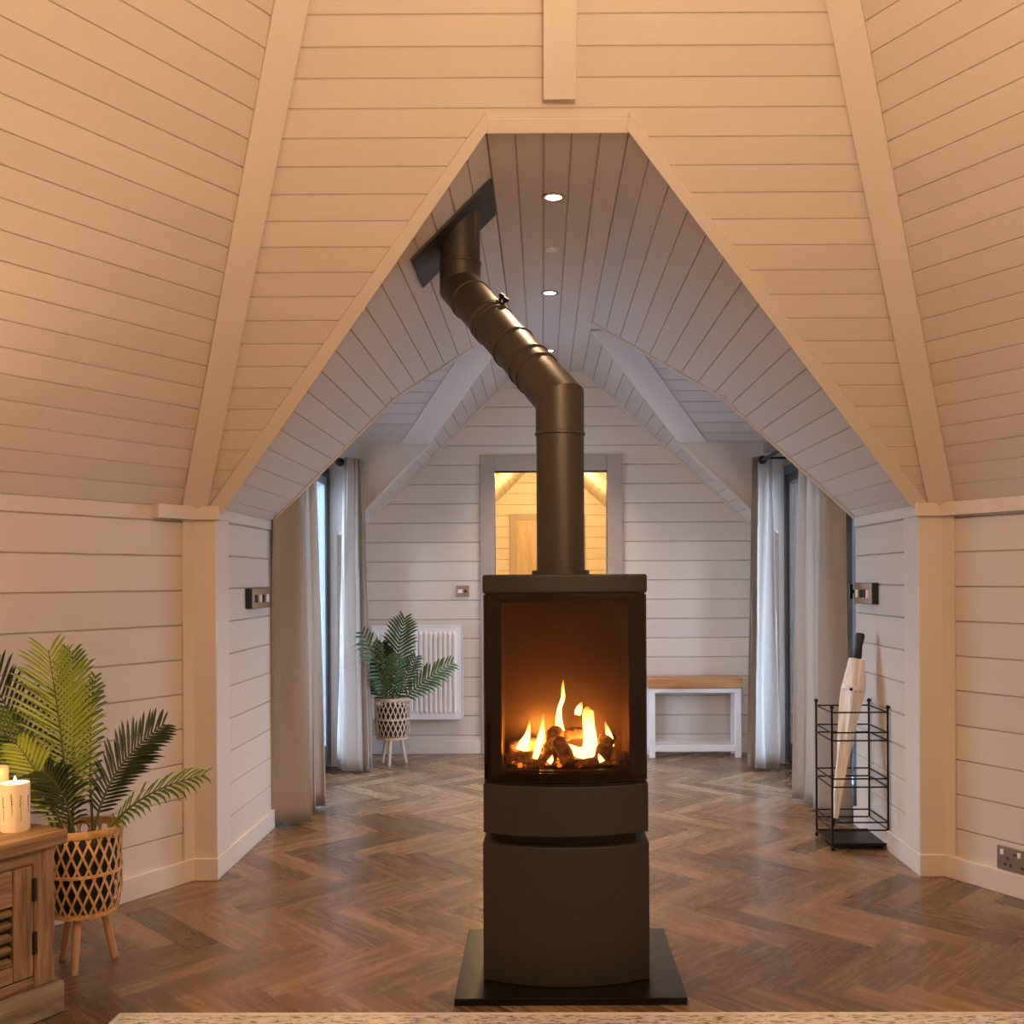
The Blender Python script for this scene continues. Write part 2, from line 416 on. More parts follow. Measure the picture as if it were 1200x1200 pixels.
# ------------------------------------------------------------------ floor
mb = MB()
W_, n_ = .1, 5
c45 = math.sqrt(.5); A_ = V((c45, c45, 0)); B_ = V((c45, -c45, 0))
regions = [[(p.x, p.y) for p in corner],
           [(SL['xd'], YF), (SR['xd'], YF), (SR['xd'], YE+.12), (SL['xd'], YE+.12)],
           [(SL['xd'], YE+.12), (SR['xd'], YE+.12), (SR['xd'], 12.7), (SL['xd'], 12.7)]]
def clip2(poly, reg):
    m = len(reg); area = sum(reg[i][0]*reg[(i+1) % m][1]-reg[(i+1) % m][0]*reg[i][1] for i in range(m))
    sg = 1 if area > 0 else -1
    for i in range(m):
        a = reg[i]; b = reg[(i+1) % m]; out = []
        def d(p): return sg*((b[0]-a[0])*(p[1]-a[1])-(b[1]-a[1])*(p[0]-a[0]))
        for j in range(len(poly)):
            p = poly[j]; q = poly[(j+1) % len(poly)]; dp, dq = d(p), d(q)
            if dp >= 0: out.append(p)
            if (dp >= 0) != (dq >= 0): t = dp/(dp-dq); out.append((p[0]+(q[0]-p[0])*t, p[1]+(q[1]-p[1])*t))
        poly = out
        if len(poly) < 3: return []
    return poly
g_ = .0006
rf = random.Random(3)
def plank(a0, a1, b0, b1, along_a):
    cs = [(a0+g_, b0+g_), (a1-g_, b0+g_), (a1-g_, b1-g_), (a0+g_, b1-g_)]
    P = [A_*a+B_*b+V((.03, .02, 0)) for a, b in cs]
    cx = sum(p.x for p in P)/4; cy = sum(p.y for p in P)/4
    if cx < -3.2 or cx > 3.4 or cy < -1.7 or cy > 13: return
    r = rf.random(); o1, o2 = rf.random()*30, rf.random()*30
    for reg in regions:
        q = clip2([(p.x, p.y) for p in P], reg)
        if len(q) < 3: continue
        uvs = []
        for x, y in q:
            v = V((x, y, 0)); u, w = v.dot(A_), v.dot(B_)
            if not along_a: u, w = w, u
            uvs.append((u+o1, w+o2))
        mb.face([(x, y, 0) for x, y in q], M['floor'], r, uvs)
for y in range(-160, 160):
    for mm in range(-20, 20):
        x0 = y+2*n_*mm
        plank(x0*W_, (x0+n_)*W_, y*W_, (y+1)*W_, True)
for x in range(-160, 160):
    for mm in range(-20, 20):
        y1 = x-n_-2*n_*mm
        plank(x*W_, (x+1)*W_, (y1-n_+1)*W_, (y1+1)*W_, False)
for reg in regions:
    n = len(reg)
    mb.face([(x, y, -.0015) for x, y in reg], M['dark_gap'])
    mb.face([(x, y, -.06) for x, y in reg][::-1], M['dark_gap'])
    for i in range(n): a = reg[i]; b = reg[(i+1) % n]; mb.face([(a[0], a[1], -.0015), (b[0], b[1], -.0015), (b[0], b[1], -.06), (a[0], a[1], -.06)], M['dark_gap'])
struct(mb.build('floor'), 'brown oak herringbone floor running through the whole cabin', 'floor')

# ------------------------------------------------------------------ hexagon room shell
cen = V((HC, YC, 0))
wall_names = {0: ('wall_right', 'pale painted board wall on the right with a socket near the floor'), 2: ('wall_left', 'pale painted board wall on the left behind the potted palm'),
              3: ('wall_back_left', 'board wall behind the viewer on the left'), 4: ('wall_back', 'board wall behind the viewer'), 5: ('wall_back_right', 'board wall behind the viewer on the right')}
Z0W = 1.2456-PW*20
for i in range(6):
    a = corner[i]; b = corner[(i+1) % 6]
    mid = (a+b)/2; nrm = (cen-mid).normalized()
    if i != 1:
        w = MB(); planked(w, [a, b, b+V((0,0,ZE)), a+V((0,0,ZE))], (0,0,1), nrm, PW, Z0W, M['boards'], gw=.004, gd=.009, seed=i)
        nm, lb = wall_names[i]; struct(w.build(nm), lb, 'wall')
        bb = MB(); bb.slab([a+nrm*.0, b, b+V((0,0,.085)), a+V((0,0,.085))], nrm, .018, M['trim'])
        struct(bb.build('baseboard_'+nm[5:], bevel=.003), 'white painted skirting along the '+nm[5:].replace('_', ' ')+' wall', 'skirting')
    # roof facet
    ed = (b-a).normalized()
    fn = (APEX-(mid+V((0,0,ZE)))).cross(ed).normalized()
    if fn.dot(cen+V((0,0,1))-mid) < 0: fn = -fn
    up = ed.cross(fn).normalized()
    if up.z < 0: up = -up
    r = MB(); s0 = (mid+V((0,0,ZE))).dot(up)
    if i != 1:
        planked(r, [a+V((0,0,ZE)), b+V((0,0,ZE)), APEX], up, fn, PB, s0, M['boards'], gw=.003, gd=.006, seed=i)
        light_seal(r, a+V((0,0,ZE)), b+V((0,0,ZE)), -nrm, .06, .004); light_seal(r, a+V((0,0,ZE)), APEX, (a.x-cen.x, a.y-cen.y, 1.2), .06, .006); light_seal(r, b+V((0,0,ZE)), APEX, (b.x-cen.x, b.y-cen.y, 1.2), .06, .006)
        lb = {0: 'sloping board ceiling on the right side', 2: 'sloping board ceiling on the left side'}.get(i, 'sloping board ceiling behind the viewer')
        struct(r.build('ceiling'), lb, 'ceiling')
    else:
        FUP, FN, FS0 = up, fn, s0
        def fy(z): return YF-(z-ZE)/MF
        def fp(x, z): return V((x, fy(z), z))
        cl, crr = b.x, a.x
        # left piece, right piece, top piece (all convex)
        def rib_x(z, sg): t = (z-ZE)/(APEX.z-ZE); return (HC+sg*(SIDE/2))*(1-t)+APEX.x*t
        for poly in ([fp(cl, ZE), fp(xslope(SL, ZE), ZE), fp(SL['xs'], ZC), fp(rib_x(ZC, -1), ZC)],
                     [fp(xslope(SR, ZE), ZE), fp(crr, ZE), fp(rib_x(ZC, 1), ZC), fp(SR['xs'], ZC)],
                     [fp(rib_x(ZC, -1), ZC), fp(rib_x(ZC, 1), ZC), APEX]):
            planked(r, poly, up, fn, PB, s0, M['boards'], gw=.003, gd=.006, seed=9)
        struct(r.build('ceiling'), 'sloping board ceiling facing the viewer, cut open over the passage', 'ceiling')

# rib boards over the six hips
tn = 0
def trim(mb, label, cat='trim', bevel=.003):
    global tn; tn += 1
    return struct(mb.build('trim_%d' % tn, bevel=bevel), label, cat)
for i in range(6):
    c = corner[i]; a = c+V((0,0,ZE)); d = (APEX-a)
    inn = V((cen.x-c.x, cen.y-c.y, 0)).normalized(); dn = d.normalized()
    n3 = (inn-dn*inn.dot(dn)).normalized()
    t = MB(); w = .094
    s = a+dn*.02+n3*.028; e = a+d*.985+n3*.028
    t.bar(s, e, w, .02, n3, M['trim'])
    lb = {1: 'broad cover board rising on the right of the passage opening', 2: 'broad cover board rising on the left of the passage opening'}.get(i, 'broad cover board over a ceiling hip out of view')
    trim(t, lb)
# centre board on the front facet
t = MB(); zb = 2.60
xm = .058
t.bar(V((xm, fy(zb), zb))+FN*.024, V((xm, fy(4.4), 4.4))+FN*.024, .097, .048, FN, M['trim'])
trim(t, 'short vertical board above the middle of the passage opening')
# opening trims
def edge_trim(S, label):
    A = fp(S['xs'], ZC); Bp = fp(xslope(S, ZE), ZE); d = (Bp-A).normalized()
    outw = d.cross(FN).normalized()
    if outw.dot(V((S['sg'], 0, .5))) < 0: outw = -outw
    t = MB(); A0 = A-d*.01; B0 = Bp+d*.0
    poly = [A0-outw*.004, A0+outw*.032-d*.03, B0+outw*.026, B0-outw*.03]
    t.slab([p-FN*.02 for p in poly], FN, .042, M['trim']); trim(t, label)
edge_trim(SL, 'slanted trim along the left edge of the passage opening')
edge_trim(SR, 'slanted trim along the right edge of the passage opening')
t = MB(); q = [fp(SL['xs']-.004, ZC-.006), fp(SR['xs']+.004, ZC-.006), fp(SR['xs']+.012, ZC+.030), fp(SL['xs']-.012, ZC+.030)]
t.slab([p-FN*.02 for p in q], FN, .036, M['trim']); trim(t, 'short horizontal trim on top of the passage opening')

# ------------------------------------------------------------------ passage
def vslab(x0, x1, y0, y1, z0, z1): m = MB(); m.box(x0, x1, y0, y1, z0, z1, M['trim']); return m
# flat strip ceiling
m = MB(); planked(m, [(SL['xs'], YTOP, ZC), (SR['xs'], YTOP, ZC), (SR['xs'], YE, ZC), (SL['xs'], YE, ZC)], (1,0,0), (0,0,-1), .0882, SL['xs'], M['boards'], gw=.004, gd=.007)
light_seal(m, (SL['xs'], YTOP, ZC), (SL['xs'], YE, ZC), (-1, 0, 2)); light_seal(m, (SR['xs'], YTOP, ZC), (SR['xs'], YE, ZC), (1, 0, 2))
struct(m.build('ceiling'), 'narrow flat board ceiling of the passage holding the downlights', 'ceiling')
for S, sd in ((SL, 'left'), (SR, 'right')):
    sg, xs, xw, xd = S['sg'], S['xs'], S['xw'], S['xd']
    sn = V((-sg*1.0, 0, -S['r'])).normalized()         # into the room
    ac = V((sg*S['r'], 0, -1)).normalized()             # down the slope
    def sp(y, z): return V((xslope(S, z), y, z))
    off = sp(0, ZC).dot(ac)
    ps = (sp(0, ZE)-sp(0, ZC)).length/17.5
    m = MB()
    yk = lambda z: Y1
    planked(m, [sp(YTOP, ZC), sp(YR1, ZC), sp(Y1, ZD), sp(fy(ZD), ZD)], ac, sn, ps, off, M['boards'], seed=1, gw=.003)
    planked(m, [sp(fy(ZD), ZD), sp(Y1, ZD), sp(Y1, ZE), sp(fy(ZE), ZE)], ac, sn, ps, off, M['boards'], seed=1, gw=.003)
    light_seal(m, sp(YF, ZE), sp(Y1-.03, ZE), (sg, 0, 0))
    struct(m.build('ceiling'), 'sloping board ceiling on the near %s side of the passage' % sd, 'ceiling')
    m = MB()
    planked(m, [sp(YR2, ZC), sp(YE, ZC), sp(YE, ZD), sp(Y2, ZD)], ac, sn, ps, off, M['boards'], seed=1, gw=.003)
    planked(m, [sp(Y2, ZD), sp(YE, ZD), sp(YE, ZE), sp(Y2, ZE)], ac, sn, ps, off, M['boards'], seed=1, gw=.003)
    light_seal(m, sp(Y2+.03, ZE), sp(YE, ZE), (sg, 0, 0)); light_seal(m, sp(YE, ZE), sp(YE, ZC), (sg, 1, 1))
    struct(m.build('ceiling'), 'sloping board ceiling at the far %s end of the passage' % sd, 'ceiling')
    # thin edge beads down the near cut, at the valley and at the end wall
    t = MB()
    t.bar(sp(YR1, ZC)+sn*.004, sp(Y1, ZD)+sn*.004, .016, .012, sn, M['trim']); t.bar(sp(Y1, ZD)+sn*.004, sp(Y1, ZE)+sn*.004, .016, .012, sn, M['trim'])
    trim(t, 'thin bead edging the near %s ceiling slope beside the doors' % sd)
    t = MB(); t.bar(sp(Y2+.012, ZD)+sn*.005, sp(Y2+.012, ZE)+sn*.005, .05, .016, sn, M['trim'])
    trim(t, 'painted edge board of the far %s slope beside the cheek panel' % sd)
    t = MB(); t.bar(sp(YE-.007, ZC)+sn*.005, sp(YE-.007, ZE)+sn*.005, .012, .012, sn, M['trim'])
    trim(t, 'thin bead where the far %s slope meets the end wall' % sd)
    # dormer roof
    dn1 = V((0, ZC-ZD, -(YR1-Y1))).normalized(); dn2 = V((0, -(ZC-ZD), -(Y2-YR2))).normalized()
    m = MB()
    xo = xd+sg*.02
    planked(m, [sp(YR1, ZC), (xo, YR1, ZC), (xo, Y1, ZD), sp(Y1, ZD)], (0, YR1-Y1, ZC-ZD), dn1, .085, 0, M['boards'])
    planked(m, [sp(YR2, ZC), (xo, YR2, ZC), (xo, Y2, ZD), sp(Y2, ZD)], (0, Y2-YR2, -(ZC-ZD)), dn2, .085, 0, M['boards'])
    planked(m, [sp(YR1, ZC), (xo, YR1, ZC), (xo, YR2, ZC), sp(YR2, ZC)], (0,1,0), (0,0,-1), .16, YR1, M['boards'])
    for ya, za in ((YR1, ZC), (YR2, ZC)): light_seal(m, sp(ya, za), (xo, ya, za), (0, 0, 1))
    light_seal(m, sp(Y1, ZD), (xo, Y1, ZD), (0, -1, 1)); light_seal(m, sp(Y2, ZD), (xo, Y2, ZD), (0, 1, 1))
    for (ya, za), (yb, zb_) in (((Y1, ZD), (YR1, ZC)), ((YR1, ZC), (YR2, ZC)), ((YR2, ZC), (Y2, ZD))): light_seal(m, (xd, ya, za), (xd, yb, zb_), (sg, 0, .7), .05, .006)
    struct(m.build('ceiling'), 'small gabled board ceiling over the %s glass doors' % sd, 'ceiling')
    # valley cover board on the far dormer plane
    a = sp(YR2, ZC); b2 = sp(Y2, ZD); wv = .20
    t = MB(); ax = V((sg, 0, 0))
    t.slab([a, a+ax*wv, b2+ax*wv*.9, b2], dn2, .012, M['trim'])
    trim(t, 'wide smooth board in the far valley above the %s doors' % sd)
    # near cheek + far cheek (end panels of the door recess)
    for yy, ny, lab in ((Y1, 1, 'near'), (Y2, -1, 'far')):
        m = MB(); y_in = yy+ny*.001
        poly = [(xw+sg*.001, y_in, 0), (xw+sg*.001, y_in, ZE), sp(y_in, ZE+.03), sp(y_in, ZD), (xo, y_in, ZD), (xo, y_in, 0)]
        m.slab(poly, (0, -ny, 0), .02, M['trim'])
        trim(m, 'smooth painted cheek panel at the %s end of the %s door recess' % (lab, sd))
    # side walls
    m = MB(); planked(m, [(xw, YF, 0), (xw, Y1, 0), (xw, Y1, ZE), (xw, YF, ZE)], (0,0,1), (-sg, 0, 0), PW, Z0W+.006, M['boards'], back=.05, gw=.004, gd=.009)
    struct(m.build('wall_passage_'+sd), 'board wall of the passage between the %s post and the curtain' % sd, 'wall')
    m = MB(); planked(m, [(xw, Y2, 0), (xw, YE, 0), (xw, YE, ZE), (xw, Y2, ZE)], (0,0,1), (-sg, 0, 0), PW, Z0W+.006, M['boards'], back=.05, gw=.004, gd=.009)
    struct(m.build('wall_far_'+sd), 'short board wall behind the far %s curtain' % sd, 'wall')
    bb = MB(); bb.box(*sorted((xw, xw-sg*.016)), YF-.016, Y1, 0, .085, M['trim']); bb.box(*sorted((xw, xw-sg*.016)), Y2, YE, 0, .085, M['trim'])
    struct(bb.build('baseboard_passage_'+sd, bevel=.003), 'white skirting along the %s passage wall' % sd, 'skirting')
    # gable wall over doors
    m = MB(); zh = 1.84
    planked(m, [(xd, Y1, zh), (xd, Y2, zh), (xd, Y2, ZD), (xd, Y1, ZD)], (0,0,1), (-sg,0,0), PW, Z0W, M['boards'])
    planked(m, [(xd, Y1, ZD), (xd, Y2, ZD), (xd, YR2, ZC), (xd, YR1, ZC)], (0,0,1), (-sg,0,0), PW, Z0W, M['boards'])
    struct(m.build('wall_gable_'+sd), 'small gable wall above the %s glass doors' % sd, 'wall')
    # corner boards of the post, vertical
    hx = HXL if sg < 0 else HXR
    m = MB(); m.box(*sorted((xw-sg*.012, xw+sg*.0)), YF+.0, YF+.15, .085, ZE-.045, M['trim'])
    trim(m, 'vertical corner board inside the passage at the %s post' % sd)
    m = MB(); m.box(*sorted((xw-sg*.0125, hx+sg*.015)), YF-.012, YF+.0, 0, ZE-.045, M['trim']); m.box(*sorted((xw+sg*.002, hx+sg*.015)), YF, YF+.06, 0, ZE-.045, M['trim'])
    trim(m, 'narrow flat face of the %s post beside the passage' % sd)
    m = MB(); m.box(*sorted((xw-sg*.018, hx-sg*.004)), YF-.024, YF, 0, .085, M['trim'])
    struct(m.build('baseboard_post_'+sd, bevel=.003), 'short skirting around the foot of the %s post' % sd, 'skirting')
    c = corner[2] if sg < 0 else corner[1]; o2 = corner[3] if sg < 0 else corner[0]
    dw = (o2-c).normalized(); nw = V((-sg*math.cos(PI/6), -.5, 0))
    m = MB(); m.slab([c+dw*.0, c+dw*.055, c+dw*.055+V((0,0,ZE-.045)), c+V((0,0,ZE-.045))], nw, .012, M['trim'])
    trim(m, 'narrow upright board where the %s wall meets the post' % sd)
    # cap rail at eaves
    m = MB()
    zc0, zc1 = ZE-.048, ZE+.004
    l2 = .19 if sg < 0 else SIDE
    m.slab([c-nw*.0, c+dw*l2, c+dw*l2+V((0,0,zc1-zc0)), c+V((0,0,zc1-zc0))], nw, .04, M['trim'])
    m.v = [v+V((0,0,zc0)) for v in m.v]
    trim(m, 'horizontal cap rail on top of the %s wall' % sd)
    m = MB(); m.box(*sorted((xw-sg*.03, hx-sg*.02)), YF-.035, YF+.02, zc0, zc1, M['trim']); m.box(*sorted((xw-sg*.006, xw)), YF, Y1, ZE-.045, ZE+.0, M['trim'])
    trim(m, 'cap rail turning into the passage at the %s post' % sd)

# end wall
XDL, XDR, ZDT = -.316, .428, 1.868
e0 = 2.42-PE*30
m = MB()
def epoly(x0, x1, z0, z1): return [(x0, YE, z0), (x1, YE, z0), (x1, YE, z1), (x0, YE, z1)]
nrm = (0, -1, 0)
def gxl(z): return xslope(SL, z)
def gxr(z): return xslope(SR, z)
zk = ZC-(abs(XDL-SL['xs']))/SL['r']; 
planked(m, epoly(SL['xw'], XDL, 0, ZE), (0,0,1), nrm, PE, e0, M['boards'], back=.06, gw=.004, gd=.009)
planked(m, epoly(XDR, SR['xw'], 0, ZE), (0,0,1), nrm, PE, e0, M['boards'], back=.06, gw=.004, gd=.009)
planked(m, [(gxl(ZE), YE, ZE), (XDL, YE, ZE), (XDL, YE, ZDT), (gxl(ZDT), YE, ZDT)], (0,0,1), nrm, PE, e0, M['boards'], back=.06, gw=.004, gd=.009)
planked(m, [(XDR, YE, ZE), (gxr(ZE), YE, ZE), (gxr(ZDT), YE, ZDT), (XDR, YE, ZDT)], (0,0,1), nrm, PE, e0, M['boards'], back=.06, gw=.004, gd=.009)
planked(m, [(gxl(ZDT), YE, ZDT), (gxr(ZDT), YE, ZDT), (SR['xs'], YE, ZC), (SL['xs'], YE, ZC)], (0,0,1), nrm, PE, e0, M['boards'], back=.06, gw=.004, gd=.009)
struct(m.build('wall_far'), 'gabled board wall at the far end with a doorway in it', 'wall')
m = MB(); m.box(SL['xw'], -.411, YE-.016, YE, 0, .088, M['trim']); m.box(.53, SR['xw'], YE-.016, YE, 0, .088, M['trim'])
struct(m.build('baseboard_far', bevel=.003), 'white skirting along the far wall', 'skirting')
# door frame (architrave + lining)
m = MB()
m.box(-.411, XDL, YE-.022, YE, 0, 1.973, M['frame']); m.box(XDR, .53, YE-.022, YE, 0, 1.973, M['frame']); m.box(XDL, XDR, YE-.022, YE, ZDT, 1.973, M['frame'])
d1 = struct(m.build('door_1', bevel=.003), 'taupe framed open doorway in the far wall behind the flue', 'doorway')
l = MB(); l.box(XDL-.02, XDL, YE, YE+.12, 0, ZDT, M['frame']); l.box(XDR, XDR+.02, YE, YE+.12, 0, ZDT, M['frame']); l.box(XDL-.02, XDR+.02, YE, YE+.12, ZDT, ZDT+.02, M['frame'])
l.build('lining', d1)

# hall behind the doorway
YH0, YH1 = YE+.12, 12.6
for S, sd in ((SL, 'left'), (SR, 'right')):
    sg, xw = S['sg'], S['xw']
    sn = V((-sg, 0, -S['r'])).normalized(); ac = V((sg*S['r'], 0, -1)).normalized()
    def sp(y, z): return V((xslope(S, z), y, z))
    m = MB(); planked(m, [sp(YH0, ZC), sp(YH1, ZC), sp(YH1, ZE), sp(YH0, ZE)], ac, sn, .09, 0, M['boards'])
    struct(m.build('ceiling'), 'sloping board ceiling of the room beyond the doorway, %s side' % sd, 'ceiling')
    m = MB(); planked(m, [(xw, YH0, 0), (xw, YH1, 0), (xw, YH1, ZE), (xw, YH0, ZE)], (0,0,1), (-sg, 0, 0), PW, 0, M['boards'])
    struct(m.build('wall_hall_'+sd), '%s board wall of the room beyond the doorway' % sd, 'wall')
m = MB(); planked(m, [(SL['xs'], YH0, ZC), (SR['xs'], YH0, ZC), (SR['xs'], YH1, ZC), (SL['xs'], YH1, ZC)], (1,0,0), (0,0,-1), .0882, 0, M['boards'])
struct(m.build('ceiling'), 'flat ceiling strip of the room beyond the doorway', 'ceiling')
m = MB()
planked(m, [(SL['xw'], YH1, 0), (SR['xw'], YH1, 0), (SR['xw'], YH1, ZE), (SL['xw'], YH1, ZE)], (0,0,1), nrm, .137, .03, M['boards'], gw=.006, gd=.01)
planked(m, [(SL['xw'], YH1, ZE), (SR['xw'], YH1, ZE), (SR['xs'], YH1, ZC), (SL['xs'], YH1, ZC)], (0,0,1), nrm, .137, .03, M['boards'], gw=.006, gd=.01)
struct(m.build('wall_hall_far'), 'board gable wall at the end of the room beyond', 'wall')
m = MB(); m.box(-.41, -.33, YH1-.03, YH1-.006, 0, 1.97, M['frame']); m.box(.45, .53, YH1-.03, YH1-.006, 0, 1.97, M['frame']); m.box(-.33, .45, YH1-.03, YH1-.006, 1.89, 1.97, M['frame'])
d4 = struct(m.build('door_4', bevel=.003), 'closed wooden door seen through the far doorway', 'door')
l = MB(); l.box(-.33, .45, YH1-.02, YH1-.004, 0, 1.89, M['halldoor']); l.build('door_leaf', d4)

# ------------------------------------------------------------------ glass doors on both sides
for S, sd, nr in ((SL, 'left', 2), (SR, 'right', 3)):
    sg, xd = S['sg'], S['xd']; zt = 1.84
    x0, x1 = sorted((xd-sg*.01, xd+sg*.06))
    m = MB(); m.box(x0, x1, Y1, Y1+.16, 0, zt, M['anthracite']); m.box(x0, x1, Y2-.02, Y2, 0, zt, M['anthracite'])
    m.box(x0, x1, Y1+.05, Y2-.02, zt-.05, zt, M['anthracite']); m.box(x0, x1, Y1+.05, Y2-.02, 0, .025, M['chrome'])
    d = struct(m.build('door_%d' % nr, bevel=.002), 'anthracite framed glass doors behind the %s curtains' % sd, 'glass door')
    a, b2 = Y1+.16, Y2-.02; mid = (a+b2)/2; xi, xo = sorted((xd+sg*.005, xd+sg*.045))
    for k, (ya, yb) in enumerate(((a, mid), (mid, b2))):
        fr = MB(); w = .05; mt = M['paleframe']
        if sd == 'right' and k == 1: mt = M['brownframe']
        fr.box(xi, xo, ya, ya+w, .03, zt-.055, mt); fr.box(xi, xo, yb-w, yb, .03, zt-.055, mt)
        fr.box(xi, xo, ya+w, yb-w, zt-.055-w, zt-.055, mt); fr.box(xi, xo, ya+w, yb-w, .03, .03+.11, mt)
        leaf = fr.build('door_leaf', d, bevel=.002)
        gl = MB(); gx = (xi+xo)/2; gl.box(gx-.005, gx+.005, ya+w, yb-w, .14, zt-.055-w, M['glass']); gl.build('glass_pane', leaf)
        if sd == 'right' and k == 0:
            hd = MB(); yh = 4.82
            hd.bar((xi-.036, yh, 1.05), (xi-.036, yh, 1.12), .018, .014, (1,0,0), M['black']); hd.bar((xi+.002, yh, 1.085), (xi-.036, yh, 1.085), .016, .016, (0,0,1), M['black'])
            hd.build('door_handle', d)

# outside ground and hedges
m = MB(); m.box(-9, SL['xd']-.06, 2.5, 9.5, -.14, -.06, M['patio'])
struct(m.build('ground'), 'grey paved terrace outside the left doors', 'ground')
m = MB(); m.box(SR['xd']+.06, 9, 2.5, 9.5, -.14, -.06, M['patio'])
struct(m.build('ground'), 'grey paved terrace outside the right doors', 'ground')

# ------------------------------------------------------------------ curtains and rods
def curtain(S, y0, y1, xc, amp, ztop, folds, seed, label, lean=0.0, ph=None):
    rnd = random.Random(seed); ph = rnd.random()*6 if ph is None else ph
    nu, nv = folds*14, 26; mb = MB(); vs = []; uv = []
    for j in range(nv+1):
        t = j/nv; z = ztop+.03-(ztop+.03-.018)*t
        for i in range(nu+1):
            u = i/nu
            a = amp*(.55+.45*t)
            wv = math.sin(2*PI*folds*u+ph+.5*math.sin(3*t+seed))
            wv = math.copysign(abs(wv)**.8, wv)
            x = xc+a*wv*(.75+.25*math.sin(5*u+seed))+lean*t
            y = y0+(y1-y0)*u+.012*math.sin(4*PI*folds*u+t*2)+(.02*(1-abs(2*u-1)))*t*math.sin(seed)
            z2 = z-.006*wv*(1 if j == nv else 0)
            vs.append((x, y, z2)); uv.append((u, t))
    fs = [(j*(nu+1)+i, j*(nu+1)+i+1, (j+1)*(nu+1)+i+1, (j+1)*(nu+1)+i) for j in range(nv) for i in range(nu)]
    mb.add(vs, fs, M['curtain'], uvf=uv)
    o = mb.build('curtain', smooth=True, solid=.004)
    return tag(o, label, 'curtain', None)
ZR = 1.852
curtain(SL, 4.68, 5.12, -1.185, .105, ZR, 4, 2, 'tan linen curtain hanging at the near edge of the left glass doors', 0, -PI/2)
curtain(SL, 5.975, 6.215, -1.145, .105, ZR, 4, 5, 'backlit blue-white curtain at the far edge of the left glass doors, behind the smaller palm')
curtain(SR, 4.715, 5.2, 1.365, .10, ZR, 4, 9, 'linen curtain behind the umbrella stand at the near edge of the right doors', 0, PI/2)
curtain(SR, 5.975, 6.215, 1.325, .10, ZR, 4, 12, 'pale curtain beside the bench at the far edge of the right glass doors')
for S, sd, xr in ((SL, 'left', -1.2), (SR, 'right', 1.31)):
    t = thing('curtain_rod', 'black curtain rod with ball end above the %s glass doors' % sd, 'curtain rod', (xr, 4.78, ZR))
    m = MB(); m.tube([(0, 0, 0), (0, 1.18, 0)], .010, M['black'], 12); m.build('rod', t, smooth=True)
    for yy in (0, 1.2):
        m = MB(); m.ball((0, yy, 0), .026, M['black']); m.build('finial', t, smooth=True)
    for yy in (.12, 1.1):
        m = MB(); sg = S['sg']; ln = abs(S['xd']-xr)-.002
        m.bar((0, yy, 0), (sg*ln, yy, 0), .012, .012, (0,0,1), M['black']); m.box(*sorted((sg*(ln-.004), sg*ln)), yy-.02, yy+.02, -.0, .05, M['black']); m.build('bracket', t)
tag((lambda mm: (mm.box(1.37, 1.47, 6.15, Y2-.001, 1.925, 1.985, M['frame']), mm.build('wood_block', bevel=.003))[1])(MB()), 'small taupe timber block above the right curtain rod', 'block')

# ------------------------------------------------------------------ stove
SX = .062
def plan(w, yc_corner, sag, yback, n=20, rb=0.0):
    x0, x1 = SX-w/2, SX+w/2; h = w/2
    R = (h*h+sag*sag)/(2*sag); cy = yc_corner-sag+R; pts = []
    for i in range(n+1):
        x = -h+w*i/n; pts.append((SX+x, cy-math.sqrt(R*R-x*x)))
    return pts+[(x1, yback), (x0, yback)]
def arc(w, yc, sag, wfull, n=24, x_from=None, x_to=None):
    h = wfull/2; R = (h*h+sag*sag)/(2*sag); cy = yc-sag+R
    xa = -w/2 if x_from is None else x_from; xb = w/2 if x_to is None else x_to
    return [(SX+xa+(xb-xa)*i/n, cy-math.sqrt(R*R-(xa+(xb-xa)*i/n)**2)) for i in range(n+1)]
YSB = 3.18; YSC = 2.845; SAG = .060
st = thing('gas_stove', 'freestanding black stove with curved glass and burning logs in the middle of the room', 'stove', (SX, 3.0, .02))
def part(mb, name, par=None, **k):
    off = V((SX, 3.0, .02))
    if par is None: par = st
    mb.v = [v-off for v in mb.v]; return mb.build(name, par, **k)
m = MB(); m.prism(plan(.470, YSC, SAG, YSB), .02, .406, M['steel']); part(m, 'pedestal', bevel=.003)
m = MB(); m.prism(plan(.40, YSC+.03, .045, YSB-.03), .406, .436, M['steel']); part(m, 'recessed_neck')
m = MB(); m.prism(plan(.466, YSC, SAG, YSB), .436, .574, M['steel']); part(m, 'drawer_band', bevel=.003)
m = MB(); m.prism(plan(.452, YSC+.006, SAG, YSB), .574, .582, M['blackglass']); part(m, 'shadow_gap')
# shell round the fire
m = MB()
hw = .23
m.box(SX-hw, SX-hw+.016, YSC+.004, YSB, .582, 1.107, M['steel']); m.box(SX+hw-.016, SX+hw, YSC+.004, YSB, .582, 1.107, M['steel'])
m.box(SX-hw, SX+hw, YSB-.016, YSB, .582, 1.107, M['steel'])
m.prism(plan(.452, YSC+.006, SAG-.003, YSB), 1.098, 1.111, M['steel'])
part(m, 'side_casing')
m = MB(); m.prism(plan(.466, YSC, SAG, YSB), 1.111, 1.164, M['steel']); part(m, 'top_plate', bevel=.006)
m = MB()  # firebox lining
m.box(SX-.188, SX-.180, YSC+.01, YSB-.05, .61, 1.098, M['firebrick']); m.box(SX+.180, SX+.188, YSC+.01, YSB-.05, .61, 1.098, M['firebrick'])
m.box(SX-.188, SX+.188, YSB-.055, YSB-.045, .61, 1.098, M['firebrick'])
m.prism(plan(.39, YSC+.012, SAG*.7, YSB-.05), .600, .614, M['firebrick'])
m.prism(plan(.39, YSC+.012, SAG*.7, YSB-.05), 1.085, 1.097, M['firebrick'])
part(m, 'firebox_lining')
